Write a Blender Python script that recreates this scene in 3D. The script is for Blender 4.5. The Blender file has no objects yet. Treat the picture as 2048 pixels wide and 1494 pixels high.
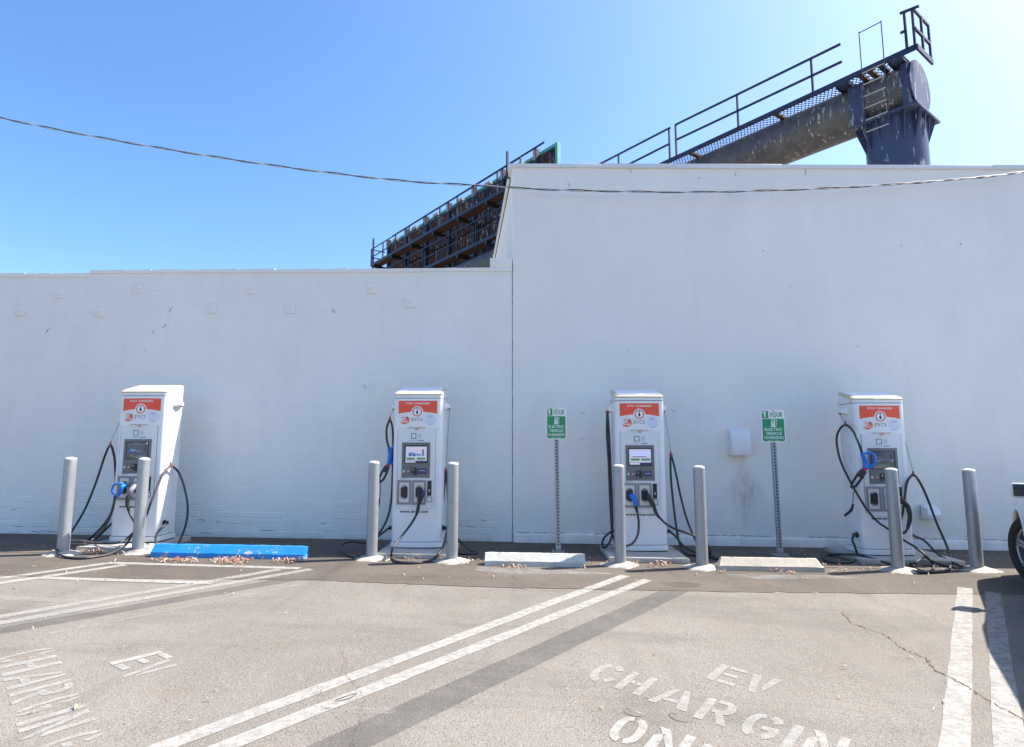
import bpy, math, random
import numpy as np
random.seed(7)
R=math.radians; PI=math.pi
sc=bpy.context.scene; COL=sc.collection
# ---------------------------------------------------------------- camera
D,H,PITCH,YAW=7.6,1.2,6.8,1.5
cam=bpy.data.cameras.new('camera'); co=bpy.data.objects.new('camera',cam); COL.objects.link(co); sc.camera=co
cam.lens=21.0; cam.sensor_width=36; cam.clip_start=.05; cam.clip_end=3000
co.location=(0,-D,H); co.rotation_euler=(R(90+PITCH),0,R(YAW))
# ---------------------------------------------------------------- light
SUN=np.array([.767,.238,1.0]); SUN=SUN/np.linalg.norm(SUN)
EL=math.asin(SUN[2]); AZ=math.atan2(SUN[0],SUN[1])
w=bpy.data.worlds.new('World'); sc.world=w; w.use_nodes=True
nt=w.node_tree; bg=nt.nodes['Background']; sky=nt.nodes.new('ShaderNodeTexSky'); sky.sky_type='NISHITA'
sky.sun_disc=False; sky.sun_elevation=EL; sky.sun_rotation=AZ; sky.altitude=50; sky.air_density=1.0; sky.dust_density=1.7; sky.ozone_density=4.5
hs=nt.nodes.new('ShaderNodeHueSaturation'); hs.inputs['Saturation'].default_value=1.15; nt.links.new(sky.outputs[0],hs.inputs['Color']); nt.links.new(hs.outputs[0],bg.inputs[0]); bg.inputs[1].default_value=.13
sl=bpy.data.lights.new('sun','SUN'); sl.energy=5.0; sl.angle=R(.53); sl.color=(1,.94,.86)
so=bpy.data.objects.new('sun',sl); COL.objects.link(so); so.location=(20,8,25)
from mathutils import Vector
so.rotation_euler=Vector(tuple(SUN)).to_track_quat('Z','Y').to_euler()
sc.view_settings.view_transform='Standard'; sc.view_settings.look='None'; sc.view_settings.exposure=1.2; sc.view_settings.gamma=1
sc.view_settings.use_curve_mapping=False
# ---------------------------------------------------------------- measuring helpers (photo pixel -> point on a real plane)
F_=1194.7; _p,_y=R(PITCH),R(YAW)
cf=np.array([-math.sin(_y)*math.cos(_p),math.cos(_y)*math.cos(_p),math.sin(_p)]); cr=np.array([math.cos(_y),math.sin(_y),0]); cu=np.cross(cr,cf); CC=np.array([0,-D,H])
SL=.012
def ray(x,y): return cf+cr*(x-1024)/F_-cu*(y-747)/F_
def plane(x,y,n,d):
    v=ray(x,y); n=np.array(n,float); return CC+v*((d-n@CC)/(n@v))
def G(x,y,dz=0): return plane(x,y,(SL,0,1),dz)
def W(x,y,yy=0): return plane(x,y,(0,1,0),yy)
def gz(x): return -SL*x
# ---------------------------------------------------------------- mesh builder
class MB:
    def __init__(s): s.v=[]; s.f=[]; s.m=[]
    def add(s,vs,fs,m=0):
        b=len(s.v); s.v+= [tuple(map(float,p)) for p in vs]; s.f+=[tuple(b+i for i in f) for f in fs]; s.m+=[m]*len(fs); return s
    def box(s,x0,y0,z0,x1,y1,z1,m=0):
        x0,x1=min(x0,x1),max(x0,x1); y0,y1=min(y0,y1),max(y0,y1); z0,z1=min(z0,z1),max(z0,z1)
        return s.add([(x0,y0,z0),(x1,y0,z0),(x1,y1,z0),(x0,y1,z0),(x0,y0,z1),(x1,y0,z1),(x1,y1,z1),(x0,y1,z1)],[(3,2,1,0),(4,5,6,7),(0,1,5,4),(1,2,6,5),(2,3,7,6),(3,0,4,7)],m)
    def hexa(s,p,m=0):   # p: 4 bottom ccw, 4 top
        return s.add(p,[(3,2,1,0),(4,5,6,7),(0,1,5,4),(1,2,6,5),(2,3,7,6),(3,0,4,7)],m)
    def obox(s,a,b,wd,ht,up=(0,0,1),m=0):  # bar from a to b, width wd (sideways), height ht (up)
        a=np.array(a,float); b=np.array(b,float); d=b-a; d/=np.linalg.norm(d); up=np.array(up,float)
        sd=np.cross(d,up); sd/=np.linalg.norm(sd); u=np.cross(sd,d)
        q=[-sd*wd/2-u*ht/2, sd*wd/2-u*ht/2, sd*wd/2+u*ht/2, -sd*wd/2+u*ht/2]
        v=[a+k for k in q]+[b+k for k in q]
        return s.add(v,[(0,3,2,1),(4,5,6,7),(0,1,5,4),(1,2,6,5),(2,3,7,6),(3,0,4,7)][::1],m)
    def prism(s,poly,e,m=0): # poly list of 3d pts, extruded by vector e
        n=len(poly); e=np.array(e,float); v=[np.array(p,float) for p in poly]+[np.array(p,float)+e for p in poly]
        f=[tuple(range(n)),tuple(range(2*n-1,n-1,-1))]+[(i,i+n,(i+1)%n+n,(i+1)%n) for i in range(n)]
        f[0]=tuple(range(n)); return s.add(v,f,m)
    def cyl(s,a,b,r0,r1=None,n=16,cap=True,m=0):
        r1=r0 if r1 is None else r1
        a=np.array(a,float); b=np.array(b,float); d=b-a; d/=np.linalg.norm(d)
        t=np.array((0,0,1.)) if abs(d[2])<.9 else np.array((1.,0,0)); e1=np.cross(d,t); e1/=np.linalg.norm(e1); e2=np.cross(d,e1)
        c=[(math.cos(2*PI*i/n),math.sin(2*PI*i/n)) for i in range(n)]
        v=[a+(e1*x+e2*y)*r0 for x,y in c]+[b+(e1*x+e2*y)*r1 for x,y in c]
        f=[(i,(i+1)%n,(i+1)%n+n,i+n) for i in range(n)]
        if cap: f+=[tuple(range(n-1,-1,-1)),tuple(range(n,2*n))]
        return s.add(v,f,m)
    def sweep(s,path,r,n=10,m=0,sq=(1,1),cap=True,side=None):
        P=[np.array(p,float) for p in path]; k=len(P)
        rr=r if hasattr(r,'__len__') else [r]*k
        T=[]
        for i in range(k):
            d=P[min(i+1,k-1)]-P[max(i-1,0)]; T.append(d/(np.linalg.norm(d)+1e-9))
        a=np.array(side if side is not None else ((0,0,1.) if abs(T[0][2])<.8 else (0,1.,0)),float)
        v=[];
        for i in range(k):
            a=a-T[i]*(a@T[i]); a/=np.linalg.norm(a)+1e-9; b=np.cross(T[i],a)
            for j in range(n):
                q=2*PI*j/n; v.append(P[i]+(a*math.cos(q)*sq[0]+b*math.sin(q)*sq[1])*rr[i])
        f=[(i*n+j,i*n+(j+1)%n,(i+1)*n+(j+1)%n,(i+1)*n+j) for i in range(k-1) for j in range(n)]
        if cap: f+=[tuple(range(n-1,-1,-1)),tuple((k-1)*n+j for j in range(n))]
        return s.add(v,f,m)
    def lathe(s,prof,c,n=20,ax=2,m=0): # prof [(r,h)], around z (or y) axis at c
        v=[]
        for r,h in prof:
            for j in range(n):
                q=2*PI*j/n; p=(r*math.cos(q),r*math.sin(q),h) if ax==2 else (r*math.cos(q),h,r*math.sin(q))
                v.append((c[0]+p[0],c[1]+p[1],c[2]+p[2]))
        k=len(prof); f=[(i*n+j,i*n+(j+1)%n,(i+1)*n+(j+1)%n,(i+1)*n+j) for i in range(k-1) for j in range(n)]
        f+=[tuple(range(n-1,-1,-1)),tuple((k-1)*n+j for j in range(n))]
        return s.add(v,f,m)
def spline(pts,n=8):
    P=[np.array(p,float) for p in pts]; P=[2*P[0]-P[1]]+P+[2*P[-1]-P[-2]]; out=[]
    for i in range(1,len(P)-2):
        a,b,c,d=P[i-1:i+3]
        for k in range(n):
            t=k/n; out.append(.5*((2*b)+(c-a)*t+(2*a-5*b+4*c-d)*t*t+(3*b-a-3*c+d)*t**3))
    out.append(P[-2]); return out
ROOT={}
def wloc(o): return ROOT.get(o.name,np.zeros(3)) if o else np.zeros(3)
def tag(o,label=None,cat=None,group=None,kind=None):
    if label: o['label']=label
    if cat: o['category']=cat
    if group: o['group']=group
    if kind: o['kind']=kind
    return o
def thing(name,label,cat,loc,group=None):
    o=bpy.data.objects.new(name,None); COL.objects.link(o); o.location=tuple(map(float,loc)); o.empty_display_size=.2
    ROOT[o.name]=np.array(loc,float); return tag(o,label,cat,group)
def obj(name,mb,mat,parent=None,smooth=False,local=False,bevel=0):
    me=bpy.data.meshes.new(name); L=wloc(parent)
    vs=mb.v if (parent is None or local) else [(x-L[0],y-L[1],z-L[2]) for x,y,z in mb.v]
    me.from_pydata(vs,[],mb.f)
    mats=mat if isinstance(mat,(list,tuple)) else [mat]
    for k in mats: me.materials.append(k)
    if len(mats)>1: me.polygons.foreach_set('material_index',mb.m)
    import bmesh
    bm=bmesh.new(); bm.from_mesh(me); bmesh.ops.recalc_face_normals(bm,faces=bm.faces)
    if bevel: 
        es=[e for e in bm.edges if len(e.link_faces)==2 and e.calc_face_angle(0)>.5]
        bmesh.ops.bevel(bm,geom=es,offset=bevel,segments=2,affect='EDGES',profile=.5)
    bm.to_mesh(me); bm.free()
    if smooth or bevel:
        me.polygons.foreach_set('use_smooth',[True]*len(me.polygons))
        try: me.set_sharp_from_angle(angle=R(40))
        except Exception: pass
    o=bpy.data.objects.new(name,me); COL.objects.link(o)
    if parent: o.parent=parent; ROOT[o.name]=L
    return o
def sheet(name,polys,mat,parent,dz=0):  # flat polygons (ground xy) draped on the sloping ground
    mb=MB()
    for p in polys: mb.add([(q[0],q[1],gz(q[0])+dz) for q in p],[tuple(range(len(p)))])
    o=obj(name,mb,mat,parent)
    return o
# ---------------------------------------------------------------- materials
def mat(name,col,rough=.6,metal=0,var=None,scale=5,bump=0,bscale=60,spec=.5,detail=6,stretch=None,coat=0):
    m=bpy.data.materials.new(name); m.use_nodes=True; n=m.node_tree; b=n.nodes['Principled BSDF']
    b.inputs['Base Color'].default_value=(*col,1); b.inputs['Roughness'].default_value=rough; b.inputs['Metallic'].default_value=metal
    b.inputs['Specular IOR Level'].default_value=spec; b.inputs['Coat Weight'].default_value=coat
    tc=n.nodes.new('ShaderNodeTexCoord'); src=tc.outputs['Object']
    if stretch:
        mp=n.nodes.new('ShaderNodeMapping'); mp.inputs['Scale'].default_value=stretch; n.links.new(src,mp.inputs[0]); src=mp.outputs[0]
    if var:
        t=n.nodes.new('ShaderNodeTexNoise'); t.inputs['Scale'].default_value=scale; t.inputs['Detail'].default_value=detail; t.inputs['Roughness'].default_value=.6
        n.links.new(src,t.inputs['Vector']); r=n.nodes.new('ShaderNodeValToRGB'); n.links.new(t.outputs[0],r.inputs[0])
        els=r.color_ramp.elements; els[0].position=.3; els[0].color=(*col,1); els[1].position=.7; els[1].color=(*var,1)
        n.links.new(r.outputs[0],b.inputs['Base Color'])
    if bump:
        t=n.nodes.new('ShaderNodeTexNoise'); t.inputs['Scale'].default_value=bscale; t.inputs['Detail'].default_value=4
        n.links.new(src,t.inputs['Vector']); bp=n.nodes.new('ShaderNodeBump'); bp.inputs['Strength'].default_value=min(1,bump); bp.inputs['Distance'].default_value=.004*max(1,bump)
        n.links.new(t.outputs[0],bp.inputs['Height']); n.links.new(bp.outputs[0],b.inputs['Normal'])
    return m
class N:
    """tiny node helper"""
    def __init__(s,m): s.n=m.node_tree; s.b=s.n.nodes['Principled BSDF']; tc=s.n.nodes.new('ShaderNodeTexCoord'); s.o=tc.outputs['Object']
    def mp(s,sc,rot=(0,0,0)):
        k=s.n.nodes.new('ShaderNodeMapping'); k.inputs['Scale'].default_value=sc; k.inputs['Rotation'].default_value=rot; s.n.links.new(s.o,k.inputs[0]); return k.outputs[0]
    def noise(s,scale,detail=5,rough=.55,vec=None,dist=0):
        k=s.n.nodes.new('ShaderNodeTexNoise'); k.inputs['Scale'].default_value=scale; k.inputs['Detail'].default_value=detail; k.inputs['Roughness'].default_value=rough; k.inputs['Distortion'].default_value=dist
        s.n.links.new(vec or s.o,k.inputs['Vector']); return k.outputs[0]
    def vor(s,scale,feat='F1',out=0,vec=None):
        k=s.n.nodes.new('ShaderNodeTexVoronoi'); k.feature=feat; k.inputs['Scale'].default_value=scale; s.n.links.new(vec or s.o,k.inputs['Vector']); return k.outputs[out]
    def ramp(s,v,stops):
        k=s.n.nodes.new('ShaderNodeValToRGB'); s.n.links.new(v,k.inputs[0]); e=k.color_ramp.elements
        while len(e)<len(stops): e.new(.5)
        for a,(p,c) in zip(e,stops): a.position=p; a.color=(c,c,c,1) if not hasattr(c,'__len__') else (*c,1)
        return k.outputs[0]
    def mix(s,f,a,b,mode='MIX'):
        k=s.n.nodes.new('ShaderNodeMix'); k.data_type='RGBA'; k.blend_type=mode
        for sock,val in ((k.inputs[0],f),(k.inputs[6],a),(k.inputs[7],b)):
            if hasattr(val,'links') or hasattr(val,'is_linked'): s.n.links.new(val,sock)
            elif hasattr(val,'__len__'): sock.default_value=(*val,1)
            else: sock.default_value=val
        return k.outputs[2]
    def math(s,op,a,b=0):
        k=s.n.nodes.new('ShaderNodeMath'); k.operation=op
        for i,val in enumerate((a,b)):
            if hasattr(val,'is_linked'): s.n.links.new(val,k.inputs[i])
            else: k.inputs[i].default_value=val
        return k.outputs[0]
    def xyz(s):
        k=s.n.nodes.new('ShaderNodeSeparateXYZ'); s.n.links.new(s.o,k.inputs[0]); return k.outputs
    def col(s,v): s.n.links.new(v,s.b.inputs['Base Color'])
    def rough(s,v): s.n.links.new(v,s.b.inputs['Roughness'])
    def bump(s,v,st=.5,d=.005,prev=None):
        k=s.n.nodes.new('ShaderNodeBump'); k.inputs['Strength'].default_value=st; k.inputs['Distance'].default_value=d; s.n.links.new(v,k.inputs['Height'])
        if prev: s.n.links.new(prev,k.inputs['Normal'])
        return k.outputs[0]
    def normal(s,v): s.n.links.new(v,s.b.inputs['Normal'])
    def alpha(s,v): s.n.links.new(v,s.b.inputs['Alpha'])
def newm(name,rough=.8,spec=.3):
    m=bpy.data.materials.new(name); m.use_nodes=True; b=m.node_tree.nodes['Principled BSDF']; b.inputs['Roughness'].default_value=rough; b.inputs['Specular IOR Level'].default_value=spec; return m,N(m)
# asphalt, old
def asphalt(name,dark,light,tint,contrast=1):
    m,n=newm(name,.9,.2)
    big=n.noise(.5,7,.68,dist=.8); mid=n.noise(3.2,8,.75); fine=n.noise(85,3,.7); ag=n.vor(95)
    c=n.mix(n.ramp(big,[(.34,0),(.64,1)]),dark,light)
    c=n.mix(n.math('MULTIPLY',n.ramp(mid,[(.42,0),(.72,1)]),.5),c,tint)
    stain=n.ramp(n.noise(1.1,7,.7,vec=n.mp((.3,1.5,1),(0,0,R(6))),dist=.5),[(.52,0),(.70,1)])
    c=n.mix(n.math('MULTIPLY',stain,.46*contrast),c,tuple(k*.56 for k in dark))
    tyre=n.ramp(n.noise(1.3,5,.6,vec=n.mp((1.5,.16,1),(0,0,R(36)))),[(.56,0),(.72,1)])
    c=n.mix(n.math('MULTIPLY',tyre,.34*contrast),c,tuple(k*.6 for k in dark))
    drip=n.math('MULTIPLY',n.ramp(n.vor(1.1),[(.03,1),(.1,0)]),n.ramp(n.noise(3,5,.7),[(.45,0),(.6,1)]))
    c=n.mix(n.math('MULTIPLY',drip,.45*contrast),c,tuple(k*.4 for k in dark))
    scr=n.ramp(n.noise(5,8,.8,vec=n.mp((.12,2.6,1),(0,0,R(-10)))),[(.66,0),(.72,1)])
    c=n.mix(n.math('MULTIPLY',scr,.35),c,tuple(min(.6,k*1.5) for k in light))
    sp=n.ramp(n.vor(70,out=0),[(.0,1),(.36,0)]); spm=n.ramp(n.noise(33,2,.5),[(.44,0),(.58,1)])
    c=n.mix(n.math('MULTIPLY',n.math('MULTIPLY',sp,spm),.62),c,tuple(min(.6,k*1.85) for k in light))
    pit=n.ramp(n.noise(130,2,.5),[(.34,1),(.47,0)])
    c=n.mix(n.math('MULTIPLY',pit,.62),c,tuple(k*.34 for k in dark))
    n.col(c)
    n.normal(n.bump(ag,.5,.004,n.bump(fine,.55,.004,n.bump(mid,.3,.012,n.bump(big,.3,.06))))); return m
M={}
M['asphalt']=asphalt('old_asphalt',(.168,.152,.132),(.228,.208,.182),(.200,.170,.136))
M['strip']=asphalt('newer_asphalt',(.088,.075,.063),(.142,.122,.102),(.15,.122,.094))
def worn(name,col,keep,scale=14,rough=.8,thr=.5,edge=.12,alpha_max=1.0,stretch=(1,1,1)):
    m,n=newm(name,rough,.2)
    v=n.mp(stretch)
    nz=n.noise(scale,8,.75,vec=v); nz2=n.noise(120,2,.6)
    a=n.ramp(n.math('ADD',n.math('MULTIPLY',nz,.7),n.math('MULTIPLY',nz2,.3)),[(thr-edge,0),(thr+edge,1)])
    a=n.math('MULTIPLY',a,alpha_max)
    a=n.math('ADD',n.math('MULTIPLY',a,1-keep),keep*alpha_max)
    n.alpha(a); c=n.mix(n.ramp(n.noise(7,6,.7),[(.35,0),(.7,1)]),col,tuple(k*.82 for k in col)); n.col(c); n.normal(n.bump(nz2,.2,.003)); return m
M['paint']=worn('road_paint',(.365,.35,.32),.40,thr=.465,scale=20)
M['paint_soft']=worn('faded_road_paint',(.375,.36,.33),.40,thr=.50,scale=26,alpha_max=.86)
M['paint_ghost']=worn('nearly_gone_road_paint',(.38,.37,.35),.05,thr=.52,alpha_max=.5,scale=6)
M['blackout']=worn('black_out_paint',(.125,.121,.116),.15,thr=.47,edge=.24,alpha_max=.56,scale=5,stretch=(1,1,1))
M['tar']=mat('patch_tar',(.045,.045,.05),.6)
M['crack']=mat('crack_dirt',(.10,.075,.055),.95,var=(.15,.09,.06),scale=9)
# painted walls
def wallmat(name,brick):
    m,n=newm(name,.62,.35); n.o=n.n.nodes.new('ShaderNodeNewGeometry').outputs['Position']
    c=n.mix(n.ramp(n.noise(.7,5,.6),[(.3,0),(.7,1)]),(.78,.745,.69),(.84,.805,.745))
    c=n.mix(n.math('MULTIPLY',n.ramp(n.noise(1.3,3,.5,vec=n.mp((1,1,.6)),dist=1.2),[(.42,0),(.6,1)]),.16),c,(.66,.645,.61))
    c=n.mix(n.math('MULTIPLY',n.ramp(n.noise(7,7,.8,vec=n.mp((1.6,1,.5))),[(.56,0),(.75,1)]),.14),c,(.6,.57,.52))
    z=n.xyz()[2]
    grime=n.math('MULTIPLY',n.ramp(z,[(.0,1),(.12,.35),(.5,0)]) ,n.ramp(n.noise(5,6,.7,vec=n.mp((1,1,.5))),[(.4,0),(.75,1)]))
    c=n.mix(n.math('MULTIPLY',grime,.5),c,(.42,.38,.33))
    streak=n.ramp(n.noise(3,5,.65,vec=n.mp((1.3,1.3,.14))),[(.55,0),(.85,1)])
    c=n.mix(n.math('MULTIPLY',streak,.17),c,(.5,.47,.43))
    dots=n.math('MULTIPLY',n.ramp(n.vor(3.1),[(0,1),(.022,0)]),n.ramp(n.noise(2.2,2),[(.5,0),(.58,1)]))
    c=n.mix(n.math('MULTIPLY',dots,.45),c,(.2,.17,.15)); n.col(c)
    prev=n.bump(n.noise(55,5,.65),.3,.006,n.bump(n.noise(4,5,.65),.3,.03))
    if brick:
        bt=n.n.nodes.new('ShaderNodeTexBrick'); bt.inputs['Scale'].default_value=1; bt.inputs['Brick Width'].default_value=.215; bt.inputs['Row Height'].default_value=.077; bt.inputs['Mortar Size'].default_value=.007; bt.inputs['Mortar Smooth'].default_value=.6
        mp=n.n.nodes.new('ShaderNodeMapping'); mp.inputs['Rotation'].default_value=(R(90),0,0); n.n.links.new(n.o,mp.inputs[0]); n.n.links.new(mp.outputs[0],bt.inputs[0])
        inv=n.math('SUBTRACT',1,bt.outputs['Fac']); msk=n.math('MULTIPLY',inv,n.ramp(n.noise(1.6,4,.7),[(.25,.35),(.7,1)]))
        prev=n.bump(msk,.42,.005,prev)
        prev=n.bump(n.noise(6,3,.6,vec=n.mp((.6,.6,9))),.16,.006,prev)
    n.normal(prev); return m
M['wallL']=wallmat('painted_brick',True); M['wallR']=wallmat('painted_stucco',False); M['wallB']=wallmat('painted_single_brick',False)
M['coping']=mat('coping_metal',(.62,.62,.63),.55,var=(.72,.71,.7),scale=4)
M['side_stucco']=mat('cream_stucco',(.7,.66,.6),.8,var=(.76,.73,.68),scale=2,bump=.4)
M['trimwhite']=mat('white_trim',(.8,.79,.76),.5)
M['trimdark']=mat('dark_trim',(.07,.06,.055),.6)
def concrete(name,a,b,dirt=.4):
    m,n=newm(name,.85,.25); c=n.mix(n.ramp(n.noise(5,7,.7),[(.3,0),(.7,1)]),a,b)
    c=n.mix(n.math('MULTIPLY',n.ramp(n.noise(16,5,.7),[(.56,0),(.7,1)]),dirt),c,tuple(k*.4 for k in a)); n.col(c)
    n.normal(n.bump(n.noise(60,4,.7),.5,.005,n.bump(n.noise(9,4,.6),.4,.015))); return m
M['concrete']=concrete('pad_concrete',(.36,.34,.31),(.46,.44,.4))
M['footing']=concrete('bollard_footing',(.36,.325,.28),(.45,.41,.355),.3)
M['stopA']=concrete('wheel_stop_white',(.48,.46,.41),(.58,.56,.5),.3)
M['stopB']=concrete('wheel_stop_beige',(.44,.39,.31),(.54,.48,.39),.35)
def chipped(name,col,under,thr=.66,dark=None):
    m,n=newm(name,.5,.4); c=n.mix(n.ramp(n.noise(6,5,.6),[(.3,0),(.7,1)]),col,dark or tuple(k*.8 for k in col))
    x=n.ramp(n.noise(7,9,.72,dist=.4),[(thr-.012,0),(thr+.01,1)]); c=n.mix(x,c,under)
    sc_=n.ramp(n.noise(30,6,.7,vec=n.mp((.4,2,2),(0,R(40),0))),[(.68,0),(.72,1)]); c=n.mix(n.math('MULTIPLY',sc_,.5),c,under)
    n.col(c); n.normal(n.bump(n.noise(40,4),.3,.004,n.bump(x,.5,.003))); return m
M['stopBlue']=chipped('blue_stop_paint',(.012,.21,.56),(.46,.44,.41),.60,(.03,.26,.60))
# galvanised pipe
def galv(name,base):
    m,n=newm(name,.42,.5); n.b.inputs['Metallic'].default_value=.5
    c=n.mix(n.ramp(n.vor(28),[(.1,0),(.6,1)]),tuple(k*.95 for k in base),tuple(k*1.04 for k in base))
    c=n.mix(n.math('MULTIPLY',n.ramp(n.noise(6,6,.7,vec=n.mp((1,1,.3))),[(.5,0),(.75,1)]),.35),c,tuple(k*.6 for k in base))
    c=n.mix(n.math('MULTIPLY',n.ramp(n.noise(34,3,.6,vec=n.mp((1,1,.35))),[(.70,0),(.74,1)]),.7),c,(.12,.11,.1))
    n.col(c); n.rough(n.ramp(n.noise(9,4),[(.3,.36),(.7,.58)])); n.normal(n.bump(n.noise(18,4),.12,.004)); return m
M['galv']=galv('galvanised_steel',(.36,.375,.385)); M['post']=galv('sign_post_steel',(.36,.37,.38))
M['capc']=concrete('bollard_cap_concrete',(.62,.6,.56),(.72,.7,.66),.2)
# charger
def enamel(name,col,rough=.35,dirt=.2):
    m,n=newm(name,rough,.5); c=n.mix(n.math('MULTIPLY',n.ramp(n.noise(3,6,.7),[(.45,0),(.8,1)]),dirt),col,tuple(k*.55 for k in col))
    c=n.mix(n.math('MULTIPLY',n.ramp(n.noise(20,6,.75,vec=n.mp((2,2,.5))),[(.64,0),(.72,1)]),dirt*1.6),c,(.3,.28,.25)); n.col(c); n.normal(n.bump(n.noise(160,2),.08,.002)); return m
M['white']=enamel('charger_white',(.78,.775,.77)); M['panelw']=enamel('charger_panel_white',(.72,.715,.71),.4)
M['roofw']=enamel('roof_sheet',(.74,.75,.77),.4,.25); M['rim']=enamel('cream_plastic',(.56,.53,.38),.5)  # roof rim and finger pull get a yellower cream than the cabinet
def flat(name,col,rough=.5,metal=0,emit=0):
    m=mat(name,col,rough,metal,var=tuple(min(1,k*1.08+.004) for k in col),scale=20)
    if emit: 
        b=m.node_tree.nodes['Principled BSDF']; b.inputs['Emission Color'].default_value=(*col,1); b.inputs['Emission Strength'].default_value=emit
    return m
M['red']=flat('orange_red_vinyl',(.80,.085,.035),.45); M['ring']=flat('dark_red_vinyl',(.62,.05,.035),.45); M['ink']=flat('ink_navy',(.02,.025,.05),.5)
M['txtw']=flat('white_vinyl',(.82,.8,.78),.5); M['txtg']=flat('grey_ink',(.16,.16,.18),.5); M['pale']=flat('pale_sticker',(.60,.64,.72),.5); M['qrg']=flat('grey_print',(.32,.33,.36),.5)
M['gpanel']=flat('grey_panel',(.15,.155,.15),.5,.1); M['socket']=flat('socket_frame',(.23,.225,.24),.45,.1); M['silver']=flat('silver_recess',(.62,.61,.58),.4,.2)
M['black']=flat('black_plastic',(.014,.014,.016),.4); M['rubber']=mat('cable_rubber',(.022,.022,.025),.5,var=(.05,.05,.052),scale=8,spec=.5)
M['blue']=flat('blue_plastic',(.006,.16,.56),.38); M['magenta']=flat('magenta_ring',(.45,.01,.06),.5); M['rustclip']=flat('red_brown_clip',(.2,.06,.05),.5)
M['greenb']=flat('green_button',(.3,.5,.28),.4); M['redb']=flat('red_button',(.5,.05,.05),.4)
M['wire']=flat('thin_steel_wire',(.06,.055,.05),.5,.3)
M['s_white']=flat('screen_white',(.62,.57,.62),.15,0,.12); M['s_green']=flat('screen_green',(.10,.27,.12),.15,0,.08); M['s_navy']=flat('screen_navy',(.05,.04,.14),.12)
M['s_dlg']=flat('screen_dialog',(.56,.58,.78),.15,0,.15); M['s_dark']=flat('screen_dim',(.12,.12,.15),.08); M['s_dim']=flat('screen_dim_picture',(.2,.24,.27),.08); M['s_olive']=flat('screen_olive_reflection_paint',(.10,.13,.10),.08); M['s_rose']=flat('screen_rose_reflection_paint',(.22,.13,.14),.08)  # olive and rose are reflections painted as screen colours
M['s_blue']=flat('screen_car_blue',(.16,.32,.52),.2)
M['glassc']=flat('dark_glass',(.01,.012,.012),.06)
# sign
M['sgreen']=flat('sign_green',(.015,.24,.09),.4); M['swhite']=flat('sign_white',(.74,.75,.72),.4)
# tower
def steel(name,a,b,drop=True):
    m,n=newm(name,.45,.4); c=n.mix(n.ramp(n.noise(3,6,.65),[(.3,0),(.7,1)]),a,b)
    if drop:
        d=n.ramp(n.noise(11,6,.75,vec=n.mp((1,1,.16))),[(.575,0),(.61,1)]); d2=n.ramp(n.noise(1.6,4,.6),[(.45,0),(.56,1)])
        c=n.mix(n.math('MULTIPLY',n.math('MULTIPLY',d,d2),.85),c,(.55,.53,.5))
        r=n.ramp(n.noise(7,8,.75),[(.66,0),(.72,1)]); c=n.mix(n.math('MULTIPLY',r,.7),c,(.13,.055,.03))
    n.col(c); n.normal(n.bump(n.noise(12,5),.2,.01)); return m
M['navy']=steel('navy_steel_paint',(.028,.038,.085),(.042,.055,.11)); M['navy2']=steel('navy_rail_paint',(.016,.021,.045),(.028,.034,.065),False)
M['tube']=steel('weathered_tube_paint_with_bounce',(.045,.048,.066),(.105,.097,.085))  # lighter brown mixed in stands for sunlight bounced off the roof
M['rust']=flat('rusty_iron',(.07,.035,.028),.8); M['grey']=flat('grey_box',(.3,.3,.3),.6); M['mint']=mat('mint_trim',(.08,.33,.28),.6,var=(.11,.4,.34),scale=3)
def plank(name,a,b,c2):
    m,n=newm(name,.85,.2); c=n.mix(n.ramp(n.noise(1.5,6,.7,vec=n.mp((2,2,.5))),[(.35,0),(.65,1)]),a,b)
    c=n.mix(n.ramp(n.noise(4.5,8,.8,vec=n.mp((2,2,.3))),[(.56,0),(.62,1)]),c,c2); n.col(c); n.normal(n.bump(n.noise(15,4),.3,.01)); return m
M['plank1']=plank('red_brown_plank',(.09,.035,.028),(.13,.05,.04),(.04,.045,.06)); M['plank2']=plank('tarred_plank',(.014,.017,.03),(.04,.042,.055),(.5,.5,.5)); M['plank3']=plank('weathered_plank',(.08,.035,.03),(.03,.03,.045),(.6,.58,.55))
M['catwood']=plank('catwalk_underside',(.085,.045,.038),(.12,.065,.052),(.06,.05,.05))
# car
M['carw']=mat('white_car_paint',(.74,.74,.73),.25,coat=.6,spec=.5); M['carg']=mat('car_glass',(.01,.013,.015),.04); M['cark']=mat('car_black_trim',(.015,.015,.016),.5); M['tyre']=mat('tyre_rubber',(.02,.02,.021),.8,bump=.4,bscale=90)
M['alloy']=mat('alloy_rim',(.5,.5,.51),.3,.75,var=(.42,.42,.43),scale=8); M['lamp']=mat('car_lamp_glass',(.55,.57,.6),.1,coat=1); M['tail']=mat('car_tail_lamp',(.3,.01,.01),.2,coat=1)
# ================================================================ GROUND
pk=MB(); X=400
pk.add([(-X,-X,SL*X),(X,-X,-SL*X),(X,X,-SL*X),(-X,X,SL*X)],[(0,1,2,3)])
lot=obj('parking_lot',pk,M['asphalt']); tag(lot,'sun bleached light grey asphalt of the parking lot',kind='structure')
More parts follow.
